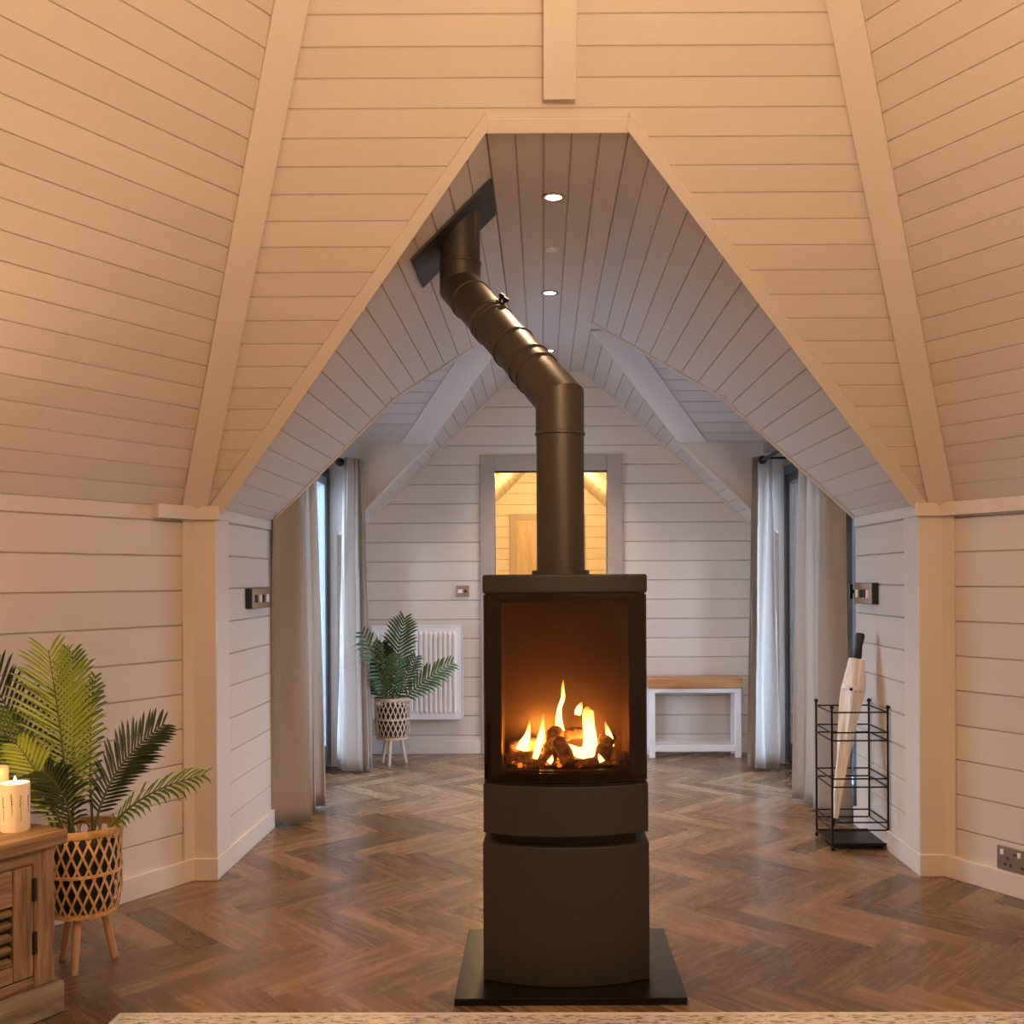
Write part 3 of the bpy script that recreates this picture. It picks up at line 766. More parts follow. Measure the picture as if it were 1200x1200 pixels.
def curved(mb, xa, xb, z0, z1, m, o=0.0, th=.004):
    a = arc(0, YSC, SAG, .46, 24, xa, xb); n = len(a)
    outer = [(x, y-o) for x, y in a]; inner = [(x, y-o+th) for x, y in a][::-1]
    mb.prism(outer+inner, z0, z1, m)
m = MB(); curved(m, -.23, .23, .586, 1.106, M['fireglass']); gl = part(m, 'curved_glass', smooth=True)
m = MB(); curved(m, -.229, -.181, .584, 1.107, M['blackglass'], -.0075, .003); curved(m, .181, .229, .584, 1.107, M['blackglass'], -.0075, .003)
curved(m, -.181, .181, .584, .611, M['blackglass'], -.0075, .003); curved(m, -.181, .181, 1.094, 1.107, M['blackglass'], -.0075, .003)
part(m, 'glass_border')
m = MB(); m.lathe([(.086, 1.164), (.086, 1.176), (.073, 1.178)], M['pipe'], 40, (.054, 3.02, 0)); part(m, 'flue_collar', smooth=True)
# burner bed
m = MB(); m.prism(plan(.33, YSC+.04, .035, YSB-.09), .614, .622, M['dark_gap']); part(m, 'burner_tray')
m = MB()
rb = random.Random(2)
for k in range(90):
    x = SX+rb.uniform(-.15, .15); y = rb.uniform(YSC-.005, YSC+.1); m.ball((x, y, .624), rb.uniform(.004, .010), M['log'] if rb.random() < .8 else M['ember'], 6, (1, 1, .7))
o = part(m, 'ember_bed'); o['kind'] = 'stuff'
def logm(p0, p1, r, seed, seg=14, ns=12):
    m = MB(); p0, p1 = V(p0), V(p1); d = (p1-p0).normalized(); u = d.orthogonal().normalized(); w = d.cross(u); vs = []
    for i in range(ns+1):
        t = i/ns; c = p0.lerp(p1, t); rr = r*(1 if 0 < i < ns else .72)
        for k in range(seg):
            a = 2*PI*k/seg; q = u*math.cos(a)+w*math.sin(a)
            nz = noise.noise((c+q*r)*28+V((seed, 0, 0)))*.32+noise.noise((c+q*r)*75+V((seed, 3, 0)))*.18
            vs.append(c+q*rr*(1+nz))
    fs = [(i*seg+k, i*seg+(k+1) % seg, (i+1)*seg+(k+1) % seg, (i+1)*seg+k) for i in range(ns) for k in range(seg)]
    fs += [tuple(range(seg))[::-1], tuple(ns*seg+k for k in range(seg))]
    m.add(vs, fs, M['log']); return m
def fpx(px, py, Y): return pt(px, py, Y)
logs = [((590, 889, 2.90), (634, 888, 2.93), .020), ((640, 897, 2.88), (651, 856, 2.99), .024), ((646, 862, 2.99), (688, 858, 3.02), .019),
        ((652, 866, 2.92), (666, 897, 2.86), .022), ((704, 897, 2.88), (712, 862, 2.98), .024), ((612, 897, 2.86), (640, 897, 2.87), .012),
        ((672, 896, 2.85), (700, 893, 2.87), .013), ((716, 895, 2.88), (732, 885, 2.93), .015), ((596, 876, 3.02), (640, 872, 3.05), .02)]
for i, (a, b2, r) in enumerate(logs): part(logm(fpx(*a), fpx(*b2), r, i*5.3), 'log', smooth=True)
def flame(pts, Y, asp=.55):
    # pts: (px, py, halfwidth px)
    m = MB(); seg = 12; fine = []
    for i in range(len(pts)-1):
        for k in range(5):
            t = k/5; a = pts[i]; b = pts[i+1]
            p0 = pts[max(i-1, 0)]; p3 = pts[min(i+2, len(pts)-1)]
            cr = [.5*((2*a[j])+(b[j]-p0[j])*t+(2*p0[j]-5*a[j]+4*b[j]-p3[j])*t*t+(-p0[j]+3*a[j]-3*b[j]+p3[j])*t**3) for j in range(3)]
            fine.append(cr)
    fine.append(list(pts[-1])); n = len(fine); vs = []; uv = []
    for i, (x, y, hw_) in enumerate(fine):
        c = pt(x, y, Y); r = max(.15, hw_)*Y/F
        x2, y2, _ = fine[min(i+1, n-1)]; x1, y1, _ = fine[max(i-1, 0)]
        d = V((x2-x1, 0, -(y2-y1))).normalized(); side = V((d.z, 0, -d.x))
        for k in range(seg):
            a = 2*PI*k/seg; vs.append(c+side*r*math.cos(a)+V((0, 1, 0))*r*asp*math.sin(a)); uv.append((i/(n-1), 0))
    fs = [(i*seg+k, i*seg+(k+1) % seg, (i+1)*seg+(k+1) % seg, (i+1)*seg+k) for i in range(n-1) for k in range(seg)]
    m.add(vs, fs, M['flame'], uvf=uv); return m
FL = [([(611, 879, 8), (613, 872, 6.5), (617, 862, 3.5), (619, 853, 2), (620, 843, .2)], 2.96),
      ([(626, 889, 3), (629, 878, 4), (633, 863, 4), (635, 850, 2.2), (636, 836, .2)], 2.90),
      ([(656, 857, 5), (654, 845, 4.2), (655, 830, 2.6), (659, 818, 2.4), (659, 806, 1.6), (659.5, 797, .3)], 2.98),
      ([(656, 870, .5), (666, 876, 4), (678, 882, 6.5), (689, 880, 9), (690.5, 866, 8), (689, 852, 7), (688.5, 842, 6.8), (688.5, 835, 6.4), (689, 831, 4.5), (690, 830, .3)], 2.93),
      ([(717, 875, 2), (714, 866, 3.6), (711, 856, 2.6), (708, 846, .3)], 2.95),
      ([(676, 838, 3.6), (677, 833, 4), (679, 828, 3), (681, 823, .4)], 2.96),
      ([(642, 894, 3), (645, 890, 2.5), (646, 884, .3)], 2.86), ([(704, 893, 4), (702, 888, 2.2), (700, 883, .3)], 2.87)]
for p, Y in FL: part(flame(p, Y), 'flame', smooth=True)

# hearth plate
m = MB(); m.box(-.245-.07, .385-.07, -.27, .27, 0, .02, M['hearth'])
tag(m.build('hearth_plate', bevel=.0015, loc=(.07, 2.985, 0)), 'flat black steel plate on the floor under the stove', 'hearth plate')

# ------------------------------------------------------------------ flue
fl = thing('flue_pipe', 'dark brown angled flue pipe rising from the stove to the sloping ceiling', 'flue pipe', (.054, 3.02, 1.178))
def fpart(mb, name, par=None, **k):
    if par is None: mb.v = [v-V((.054, 3.02, 1.178)) for v in mb.v]; par = fl
    return mb.build(name, par, **k)
P0 = V((.054, 3.02, 1.178)); P1 = V((.054, 3.02, 1.69)); P2 = V((-.287, 3.57, 2.185)); P3 = V((-.287, 3.57, 2.43)); R = .0715
D = (P2-P1).normalized()
m = MB(); m.tube([P0, P1-V((0,0,.10))], R, M['pipe'], 48); fpart(m, 'lower_pipe', smooth=True)
def ringp(mb, c, d, r=R, h=.012, e=.004):
    c = V(c); d = V(d).normalized(); mb.tube([c-d*h/2, c-d*h*.3, c+d*h*.3, c+d*h/2], [r, r+e, r+e, r], M['pipe'], 48)
m = MB(); up = V((0,0,1))
mid = (up+D).normalized()
m.tube([P1-up*.10, P1-up*.0, P1+D*.0001+D*.04], R+.0005, M['pipe'], 48, caps=False)
# mitred elbow: build two cylinders cut by the bisecting plane
def mitre(mb, a, b_, plane_pt, plane_n, r, flip):
    d = (V(b_)-V(a)).normalized(); u = d.orthogonal().normalized(); w = d.cross(u); seg = 48; vs = []
    for k in range(seg):
        q = V(a)+(u*math.cos(2*PI*k/seg)+w*math.sin(2*PI*k/seg))*r
        vs.append(q)
    for k in range(seg):
        q = vs[k]; t = (V(plane_pt)-q).dot(plane_n)/d.dot(plane_n); vs.append(q+d*t)
    mb.add(vs, [(k, (k+1) % seg, seg+(k+1) % seg, seg+k) for k in range(seg)], M['pipe'])
m = MB(); mitre(m, P1-up*.11, P1, P1, mid, R+.001, 0); mitre(m, P1+D*.11, P1, P1, mid, R+.001, 0)
ringp(m, P1-up*.105, up); 
fpart(m, 'lower_elbow', smooth=True)
LEN = (P2-P1).length
m = MB(); m.tube([P1+D*.10, P1+D*(LEN-.10)], R-.001, M['pipe'], 48)
dp = fpart(m, 'diagonal_pipe', smooth=True)
for t in (.20, .27, .42, .62):
    rr = MB(); ringp(rr, P1+D*(LEN*t), D, R, .010, .0035); rr.v = [v-V((.054, 3.02, 1.178)) for v in rr.v]; rr.build('joint_ring', dp, smooth=True)
cl = MB(); c0 = P1+D*(LEN*.66); ringp(cl, c0, D, R, .03, .004)
sd_ = (V((.6, -.5, .6))-D*V((.6, -.5, .6)).dot(D)).normalized()
for q in (-.012, .018):
    cc = c0+D*q+sd_*(R+.002); cl.tube([cc, cc+sd_*.012], .005, M['black'], 10); cl.tube([cc+sd_*.012, cc+sd_*.024], .011, M['black'], 10)
fpart(cl, 'clamp_band', smooth=True)
m = MB(); mitre(m, P2-D*.11, P2, P2, mid, R+.001, 0); mitre(m, P2+up*.09, P2, P2, mid, R+.001, 0); ringp(m, P2-D*.105, D); ringp(m, P2+up*.085, up)
fpart(m, 'upper_elbow', smooth=True)
m = MB(); m.tube([P2+up*.08, V((P3.x, P3.y, 2.45))], R-.001, M['pipe'], 48, caps=False); fpart(m, 'upper_pipe', smooth=True)
S = SL; sn = V((1, 0, -1)).normalized()
def spl(y, z): return V((xslope(SL, z), y, z))
m = MB(); m.slab([spl(3.43, 2.519)+sn*.002, spl(3.755, 2.519)+sn*.002, spl(3.755, 2.246)+sn*.002, spl(3.43, 2.246)+sn*.002], sn, .008, M['steel']); fpart(m, 'ceiling_plate')

# ------------------------------------------------------------------ downlights
g = 'downlights in the passage ceiling'
names = ['round lit downlight nearest the opening of the passage ceiling', 'round lit downlight in the middle of the passage ceiling', 'round lit downlight farthest down the passage ceiling']
for (x, y), lb in zip(((.046, 3.62), (.041, 4.83), (.041, 6.05)), names):
    t = thing('downlight', lb, 'downlight', (x, y, ZC), 0, g)
    m = MB(); m.lathe([(.028, .0), (.030, -.004), (.042, -.004), (.044, 0)], M['chrome'], 28); m.build('bezel', t, smooth=True)
    m = MB(); m.lathe([(.0001, -.002), (.029, -.002)], M['lamp'], 24); m.build('lamp', t)
    ld = bpy.data.lights.new('downlight_beam', 'SPOT'); ld.energy = 85; ld.color = (1, .64, .36); ld.spot_size = math.radians(95); ld.spot_blend = .8; ld.shadow_soft_size = .03
    lo = bpy.data.objects.new('downlight_beam', ld); COL.objects.link(lo); lo.location = (x, y, ZC-.02)
t = thing('smoke_sensor', 'tiny round sensor between the first two downlights', 'sensor', (.043, 4.2, ZC))
m = MB(); m.lathe([(.026, 0), (.024, -.006), (.0001, -.007)], M['white'], 24); m.build('body', t, smooth=True)
m = MB(); m.ball((0, 0, -.008), .005, M['chrome'], 10); m.build('lens', t, smooth=True)

# ------------------------------------------------------------------ radiator
t = thing('radiator', 'white ribbed panel radiator on the far wall behind the smaller palm', 'radiator', (-.825, YE-.03, .24))
m = MB(); w2 = .295; hh = .61
n = 17; prof = []
for i in range(n):
    xa = -w2+.03+(2*w2-.06)*i/n; wd = (2*w2-.06)/n
    prof += [(xa+wd*.10, -.066), (xa+wd*.25, -.077), (xa+wd*.6, -.077), (xa+wd*.75, -.066)]
P = [(-w2, -.066)]+prof+[(w2, -.066)]
vs = []; zs = [0, .035, .055, hh-.055, hh-.035, hh]; fl_ = [0, 0, 1, 1, 0, 0]
for z, f_ in zip(zs, fl_):
    for x, y in P: vs.append((x, -.066+(y+.066)*f_, z))
k = len(P); fs = [(j*k+i, j*k+i+1, (j+1)*k+i+1, (j+1)*k+i) for j in range(5) for i in range(k-1)]
m.add(vs, fs, M['white']); m.box(-w2, w2, -.0655, -.058, 0, hh, M['white']); m.build('front_panel', t)
m = MB(); m.box(-w2, w2, -.02, -.012, 0, hh, M['white']); m.build('back_panel', t)
m = MB(); m.box(-w2-.004, w2+.004, -.068, -.01, hh-.004, hh+.004, M['white'])
m.build('top_grille', t)
for sx in (-1, 1):
    m = MB(); m.box(sx*w2-.003, sx*w2+.003, -.066, -.01, 0, hh, M['white']); m.build('side_panel', t)
    m = MB(); m.box(sx*.2-.015, sx*.2+.015, -.02, .028, .1, .5, M['white']); m.build('wall_bracket', t)
m = MB(); m.tube([(-w2-.012, -.04, .03), (-w2-.012, -.04, -.24)], .0075, M['white'], 10); m.tube([(-w2, -.04, .03), (-w2-.03, -.04, .03)], .012, M['white'], 12); m.build('valve_pipe', t, smooth=True)

# ------------------------------------------------------------------ switches and sockets
t = thing('fused_switch', 'small chrome switch plate on the far wall above the radiator', 'switch', (-.531, YE, 1.075))
m = MB(); m.box(-.044, .044, -.010, 0, -.037, .037, M['chrome']); m.build('plate', t, bevel=.002)
m = MB(); m.box(-.03, .0, -.013, -.009, -.012, .012, M['white']); m.build('rocker', t, bevel=.001)
m = MB(); m.box(.012, .03, -.012, -.009, -.008, .008, M['blackplastic']); m.build('fuse_holder', t)
def control(x, sg, y0, y1, z0, z1, label, red):
    t = thing('switch_bank', label, 'switch', (x, y0, z0)); ln = y1-y0; hh = z1-z0
    m = MB(); m.box(*sorted((0, -sg*.028)), 0, ln, 0, hh, M['blackplastic']); m.build('back_box', t, bevel=.002)
    m = MB(); m.box(*sorted((-sg*.028, -sg*.032)), .003, ln-.003, .002, hh-.002, M['chrome']); m.build('face_plate', t)
    for k in range(4):
        yy = ln*.2+k*ln*.2
        m = MB(); m.box(*sorted((-sg*.032, -sg*.037)), yy-.012, yy+.012, hh*.3, hh*.68, M['blackplastic'] if k in red else M['white']); m.build('rocker', t, bevel=.001)
control(SL['xw'], -1, 4.30, 4.58, 1.03, 1.118, 'black-sided chrome switch bank on the left passage wall by the curtain', (0, 2))
control(SR['xw'], 1, 4.38, 4.62, 1.033, 1.128, 'black-sided chrome switch bank on the right passage wall above the umbrella stand', (1, 2))
# double socket
c = corner[1]; o2 = corner[0]; dw = (o2-c).normalized(); nw = V((-math.cos(PI/6), -.5, 0))
ys = 3.685; base = c+dw*((YF-ys)/abs(dw.y))
t = thing('double_socket', 'brushed metal double wall socket low on the right wall', 'socket', (base.x, base.y, .087), math.atan2(dw.y, dw.x))
# local +x runs along the wall toward the viewer; room side is local -y or +y
side = 1 if V((-math.sin(math.atan2(dw.y, dw.x)), math.cos(math.atan2(dw.y, dw.x)), 0)).dot(nw) > 0 else -1
m = MB(); m.box(0, .146, *sorted((0, side*.012)), 0, .086, M['chrome']); m.build('plate', t, bevel=.002)
for k in (0, 1):
    ox = .008+k*.068
    m = MB(); m.box(ox+.008, ox+.02, *sorted((side*.012, side*.016)), .056, .074, M['white']); m.build('rocker', t, bevel=.001)
    m = MB()
    for a, b2, ww, h2 in ((.036, .044, .008, .012), (.026, .022, .010, .009), (.048, .022, .010, .009)):
        m.box(ox+a-ww/2, ox+a+ww/2, *sorted((side*.0115, side*.0126)), b2-h2/2, b2+h2/2, M['blackplastic'])
    m.build('pin_holes', t)
m = MB(); m.box(.064, .086, *sorted((side*.0115, side*.0126)), .06, .067, M['blackplastic']); m.build('usb_slot', t)

# ------------------------------------------------------------------ bench
t = thing('bench', 'white framed bench with a waxed wood seat against the far wall', 'bench', (.985, 6.545, 0))
bx0, bx1 = -.305, .285; yd0, yd1 = -.085, .095
m = MB(); m.box(bx0-.008, bx1+.008, yd0-.008, yd1, .445, .51, M['benchtop']); m.build('seat', t, bevel=.004)
m = MB(); m.box(bx0, bx1, yd0, yd0+.035, .417, .445, M['benchwhite']); m.box(bx0, bx1, yd1-.035, yd1, .417, .445, M['benchwhite']); m.build('apron', t, bevel=.002)
for x in (bx0, bx1-.038):
    for y in (yd0, yd1-.035):
        m = MB(); m.box(x, x+.038, y, y+.035, 0, .417, M['benchwhite']); m.build('leg', t, bevel=.002)
m = MB(); m.box(bx0+.038, bx1-.038, yd0, yd0+.03, .04, .078, M['benchwhite']); m.box(bx0+.038, bx1-.038, yd1-.03, yd1, .04, .078, M['benchwhite']); m.build('foot_rail', t, bevel=.002)
for x in (bx0, bx1-.038):
    m = MB(); m.box(x+.004, x+.034, yd0+.035, yd1-.035, .04, .075, M['benchwhite']); m.build('side_rail', t)

# ------------------------------------------------------------------ planters
def planter(label, loc, strip, legm, rz):
    t = thing('basket_planter', label, 'planter', loc, rz, None)
    R0 = .108; z0, z1 = .165, .42
    def rad(z):
        u = (z-z0)/(z1-z0); return R0*(.86+.14*min(1, (u/.22)**.6)) if u < .22 else R0
    m = MB(); ns = 22
    for sg in (1, -1):
        for k in range(ns):
            a0 = 2*PI*k/ns; seg = 14; tw = 1.0*sg
            L_, Rr = [], []
            for i in range(seg+1):
                u = i/seg; z = z0+(z1-z0)*u; a = a0+tw*u; r = rad(z)+(.0012 if sg > 0 else -.0008)
                da = .0036/R0
                L_.append((r*math.cos(a-da), r*math.sin(a-da), z)); Rr.append((r*math.cos(a+da), r*math.sin(a+da), z))
            r2 = .0018
            vs = L_+Rr+[(p[0]*(1-r2/R0), p[1]*(1-r2/R0), p[2]) for p in L_]+[(p[0]*(1-r2/R0), p[1]*(1-r2/R0), p[2]) for p in Rr]
            q = seg+1; fs = []
            for i in range(seg):
                fs += [(i, i+1, q+i+1, q+i), (2*q+i, 3*q+i, 3*q+i+1, 2*q+i+1), (i, 2*q+i, 2*q+i+1, i+1), (q+i, q+i+1, 3*q+i+1, 3*q+i)]
            m.add(vs, fs, strip)
    bk = m.build('woven_basket', t)
    m = MB(); m.lathe([(R0+.003, z1-.022), (R0+.006, z1-.018), (R0+.006, z1), (R0-.003, z1), (R0-.003, z1-.022), (R0+.003, z1-.022)], strip, 48); m.build('rim_band', t, smooth=True)
    m = MB()
    zm = z0+(z1-z0)*.48; m.lathe([(R0+.001, zm-.005), (R0+.0035, zm-.004), (R0+.0035, zm+.004), (R0+.001, zm+.005)], strip, 48); m.build('middle_band', t, smooth=True)
    m = MB(); m.lathe([(.001, z0-.004), (R0*.86+.004, z0-.004), (R0*.88+.004, z0+.008), (R0*.84, z0+.008), (.001, z0+.006)], strip, 48); m.build('base_ring', t, smooth=True)
    m = MB(); m.lathe([(.001, z0+.012), (R0*.78, z0+.012), (R0*.88, z1-.06), (R0*.84, z1-.06), (R0*.80, z1-.075), (.001, z1-.075)], M['liner'], 32); m.build('inner_pot', t, smooth=True)
    for k in range(3):
        a = 2*PI*k/3-PI/2; ct, cb = .055, .088
        m = MB(); m.tube([(cb*math.cos(a), cb*math.sin(a), .0), (cb*math.cos(a), cb*math.sin(a), .002), (ct*math.cos(a), ct*math.sin(a), z0-.003)], [.0085, .0105, .0125], legm, 14); m.build('leg', t, smooth=True)
    return t
PL1 = V((-1.386, 3.03, 0)); PL2 = V((-.945, 6.30, 0))
planter('orange bamboo lattice basket planter on wooden legs beside the rustic cabinet', PL1, M['bamboo'], M['leg'], .12)
planter('pale bamboo lattice basket planter in front of the radiator', PL2, M['palebamboo'], M['paleleg'], -.1)

def frond(base, ctrl, tip, mat, ll, n=22, start=.25, up=V((0, 0, 1)), droop=.25, facing=None, seed=0, wd=.0075):
    m = MB(); base, ctrl, tip = V(base), V(ctrl), V(tip); rnd = random.Random(seed)
    def B(t): return base*(1-t)**2+ctrl*2*t*(1-t)+tip*t*t
    def Dv(t): return ((ctrl-base)*2*(1-t)+(tip-ctrl)*2*t).normalized()
    pts = [B(i/16) for i in range(17)]
    m.tube(pts, [.0042*(1-i/18)+.0008 for i in range(17)], M['stem'], 6)
    fc = V(facing) if facing is not None else V((0, -1, .35))
    for i in range(n):
        t = start+(1-start)*(i+.3)/n
        p = B(min(t, .995)); d = Dv(min(t, .995))
        side = d.cross(fc).normalized(); nn = side.cross(d).normalized()
        u = (t-start)/(1-start)
        ln = ll*(math.sin(PI*(.12+.80*u))**.7)*(.85+.3*rnd.random())
        for sg in (-1, 1):
            fwd = .55+.7*u
            dr = (side*sg+d*fwd+nn*rnd.uniform(-.12, .28)).normalized()
            q1 = p+dr*ln*.45; q2 = p+dr*ln*.78-V((0, 0, 1))*ln*droop*.25; q3 = p+dr*ln-V((0, 0, 1))*ln*droop
            wv = (dr.cross(nn)).normalized(); w0 = wd*(.6+.4*ln/ll)
            mid = nn*(w0*.35)
            a1, a2 = p+wv*w0*.3, p-wv*w0*.3; b1, b2 = q1+wv*w0*.5, q1-wv*w0*.5; c1, c2 = q2+wv*w0*.36, q2-wv*w0*.36
            vs = [a1, p-mid*.4, a2, b1, q1-mid, b2, c1, q2-mid*.8, c2, q3]
            m.add(vs, [(0,1,4,3), (1,2,5,4), (3,4,7,6), (4,5,8,7), (6,7,9), (7,8,9)], mat)
    return m
def palm(label, base, specs, scale_ll=1):
    t = thing('potted_palm', label, 'plant', (base.x, base.y, .335))
    off = V((base.x, base.y, .335))
    m = MB(); m.lathe([(.0001, .022), (.05, .020), (.082, .012)], M['soil'], 24)
    m.build('soil', t, smooth=True)
    for k, (b, c, tp, mt, ll, n, dr, fc) in enumerate(specs):
        m = frond(b, c, tp, mt, ll*1.08, n, droop=dr, facing=fc, seed=k+3, wd=.0108*scale_ll)
        m.v = [v-off for v in m.v]; m.build('frond', t)
LT, MD, DK = M['leaf_light'], M['leaf_mid'], M['leaf_dark']
bs = lambda dx, dy: V((PL1.x+dx, PL1.y+dy, .34))
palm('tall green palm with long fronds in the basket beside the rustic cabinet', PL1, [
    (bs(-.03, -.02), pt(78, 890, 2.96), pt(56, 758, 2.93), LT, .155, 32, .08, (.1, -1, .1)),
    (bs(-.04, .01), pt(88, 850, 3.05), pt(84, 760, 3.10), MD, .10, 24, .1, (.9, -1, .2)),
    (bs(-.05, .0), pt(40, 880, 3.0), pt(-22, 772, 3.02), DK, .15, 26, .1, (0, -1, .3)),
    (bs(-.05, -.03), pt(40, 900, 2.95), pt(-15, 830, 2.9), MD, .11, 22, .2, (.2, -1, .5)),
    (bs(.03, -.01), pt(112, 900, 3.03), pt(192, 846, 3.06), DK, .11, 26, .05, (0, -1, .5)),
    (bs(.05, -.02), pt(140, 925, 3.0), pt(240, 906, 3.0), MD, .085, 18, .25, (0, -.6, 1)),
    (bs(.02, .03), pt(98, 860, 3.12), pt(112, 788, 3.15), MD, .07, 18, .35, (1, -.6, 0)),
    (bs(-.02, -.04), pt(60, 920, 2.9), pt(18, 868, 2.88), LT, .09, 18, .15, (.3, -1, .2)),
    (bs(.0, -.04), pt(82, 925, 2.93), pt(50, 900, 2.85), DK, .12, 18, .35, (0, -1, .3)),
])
b2_ = lambda dx, dy: V((PL2.x+dx, PL2.y+dy, .34))
GR = plain('deep_green_palm_leaf', (.06, .115, .022), .45, var=.35, scale=10)
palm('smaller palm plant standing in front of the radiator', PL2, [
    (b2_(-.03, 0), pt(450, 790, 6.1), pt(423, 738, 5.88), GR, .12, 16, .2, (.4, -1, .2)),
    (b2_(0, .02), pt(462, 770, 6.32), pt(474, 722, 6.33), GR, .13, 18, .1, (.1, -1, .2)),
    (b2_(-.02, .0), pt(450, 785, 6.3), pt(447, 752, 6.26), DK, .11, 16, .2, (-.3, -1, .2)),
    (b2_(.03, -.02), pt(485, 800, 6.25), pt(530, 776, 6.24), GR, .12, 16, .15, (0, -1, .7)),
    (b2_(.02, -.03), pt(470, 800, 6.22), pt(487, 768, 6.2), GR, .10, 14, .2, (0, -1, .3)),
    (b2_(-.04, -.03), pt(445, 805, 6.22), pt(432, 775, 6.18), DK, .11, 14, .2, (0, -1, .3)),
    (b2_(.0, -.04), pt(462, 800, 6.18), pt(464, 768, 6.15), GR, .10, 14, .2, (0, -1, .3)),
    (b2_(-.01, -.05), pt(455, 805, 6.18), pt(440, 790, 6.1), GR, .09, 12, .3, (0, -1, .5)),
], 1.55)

# ------------------------------------------------------------------ umbrella stand and umbrella
SXu, SYu, WU = 1.216, 4.245, .235
t = thing('umbrella_stand', 'black square wire umbrella stand against the right passage wall', 'umbrella stand', (SXu, SYu, 0))
for x in (0, WU):
    for y in (0, WU+.01):
        m = MB(); m.tube([(x, y, .012), (x, y, .60)], .0048, M['black'], 10); m.ball((x, y, .604), .009, M['black'], 10); m.ball((x, y, .009), .009, M['black'], 10); m.build('leg', t, smooth=True)
for z in (.582, .497, .463, .302, .267, .118, .085, .028):
    m = MB(); a = WU; b3 = WU+.01
    for p, q in (((0,0), (a,0)), ((a,0), (a,b3)), ((a,b3), (0,b3)), ((0,b3), (0,0))):
        m.tube([(p[0], p[1], z), (q[0], q[1], z)], .0034, M['black'], 8)
    m.build('wire_rail', t, smooth=True)
m = MB(); m.box(.006, WU-.006, .006, WU+.004, .014, .026, M['black']); m.build('drip_tray', t, bevel=.002)
ub = pt(975.5, 968, 4.36); ut = pt(1008, 744, 4.42)
t = thing('umbrella', 'folded white umbrella with black handle leaning in the wire stand', 'umbrella', ub)
dU = (ut-ub); LU = dU.length
def along(tt): return dU*tt
m = MB(); pr = []
seg = 16; vs = []; ns = 26
u_ = dU.orthogonal().normalized(); w_ = dU.normalized().cross(u_)
for i in range(ns+1):
    tt = .035+.83*i/ns; base_r = .012+.030*min(1, (i/ns)*1.25) if i < ns*.82 else .042-(i-ns*.82)/(ns*.18)*.012
    for k in range(seg*2):
        a = 2*PI*k/(seg*2); r = base_r*(1+.20*math.sin(4*a+tt*9)+.08*math.sin(9*a))
        vs.append(along(tt)+(u_*math.cos(a)+w_*math.sin(a))*r)
q = seg*2; fs = [(i*q+k, i*q+(k+1) % q, (i+1)*q+(k+1) % q, (i+1)*q+k) for i in range(ns) for k in range(q)]+[tuple(range(q))[::-1], tuple(ns*q+k for k in range(q))]
m.add(vs, fs, M['umbrella']); m.build('canopy', t, smooth=True)
m = MB(); m.tube([along(-.01), along(.05)], [.004, .006], M['black'], 10); m.build('tip', t, smooth=True)
m = MB(); m.tube([along(.86), along(.875), along(.93), along(.985), along(1.0)], [.013, .020, .016, .021, .016], M['blackplastic'], 16); m.build('handle', t, smooth=True)
m = MB(); m.tube([along(.70), along(.725)], .047, M['umbrella'], 20); m.ball(along(.71)+V((-.02, -.043, 0)), .008, M['black'], 8); m.build('strap', t, smooth=True)

# ------------------------------------------------------------------ cabinet on the left
# local frame: +x runs along the left wall toward the far post, +y away from the room (to the wall)
d60 = V((.5, .8660254, 0)); cabo = V((-1.30, 2.705, 0))
t = thing('cabinet', 'rustic reclaimed pine cabinet with louvred door at the left edge', 'cabinet', cabo, PI/3)
# in local coords the front lies at y=0, body extends to +y (toward the wall), far end at x=0, length toward -x
LC = 1.25; DC = .40
m = MB(); m.box(-LC, .012, -.018, DC, .447, .486, M['reclaimed']); m.build('top', t, bevel=.007)
m = MB(); m.box(-LC+.02, .0, -.018, DC-.01, 0, .085, M['bleached']); m.build('plinth', t, bevel=.006)
m = MB(); m.box(-.034, -.016, .02, DC-.02, .085, .447, M['reclaimed_v']); m.box(-LC+.03, -.034, DC-.04, DC-.02, .085, .447, M['reclaimed_v']); m.box(-LC+.03, -.034, .03, DC-.04, .085, .095, M['dark_gap']); m.box(-LC+.03, -LC+.05, .02, DC-.04, .085, .447, M['reclaimed_v']); m.build('carcass', t)
m = MB(); m.box(-.075, -.016, .0, .022, .085, .447, M['reclaimed_v']); m.build('corner_stile', t, bevel=.004)
m = MB(); m.box(-LC+.03, -.075, .001, .02, .41, .447, M['reclaimed']); m.build('top_rail', t, bevel=.003)
m = MB(); m.box(-LC+.03, -.075, .001, .02, .085, .115, M['reclaimed']); m.build('bottom_rail', t, bevel=.003)
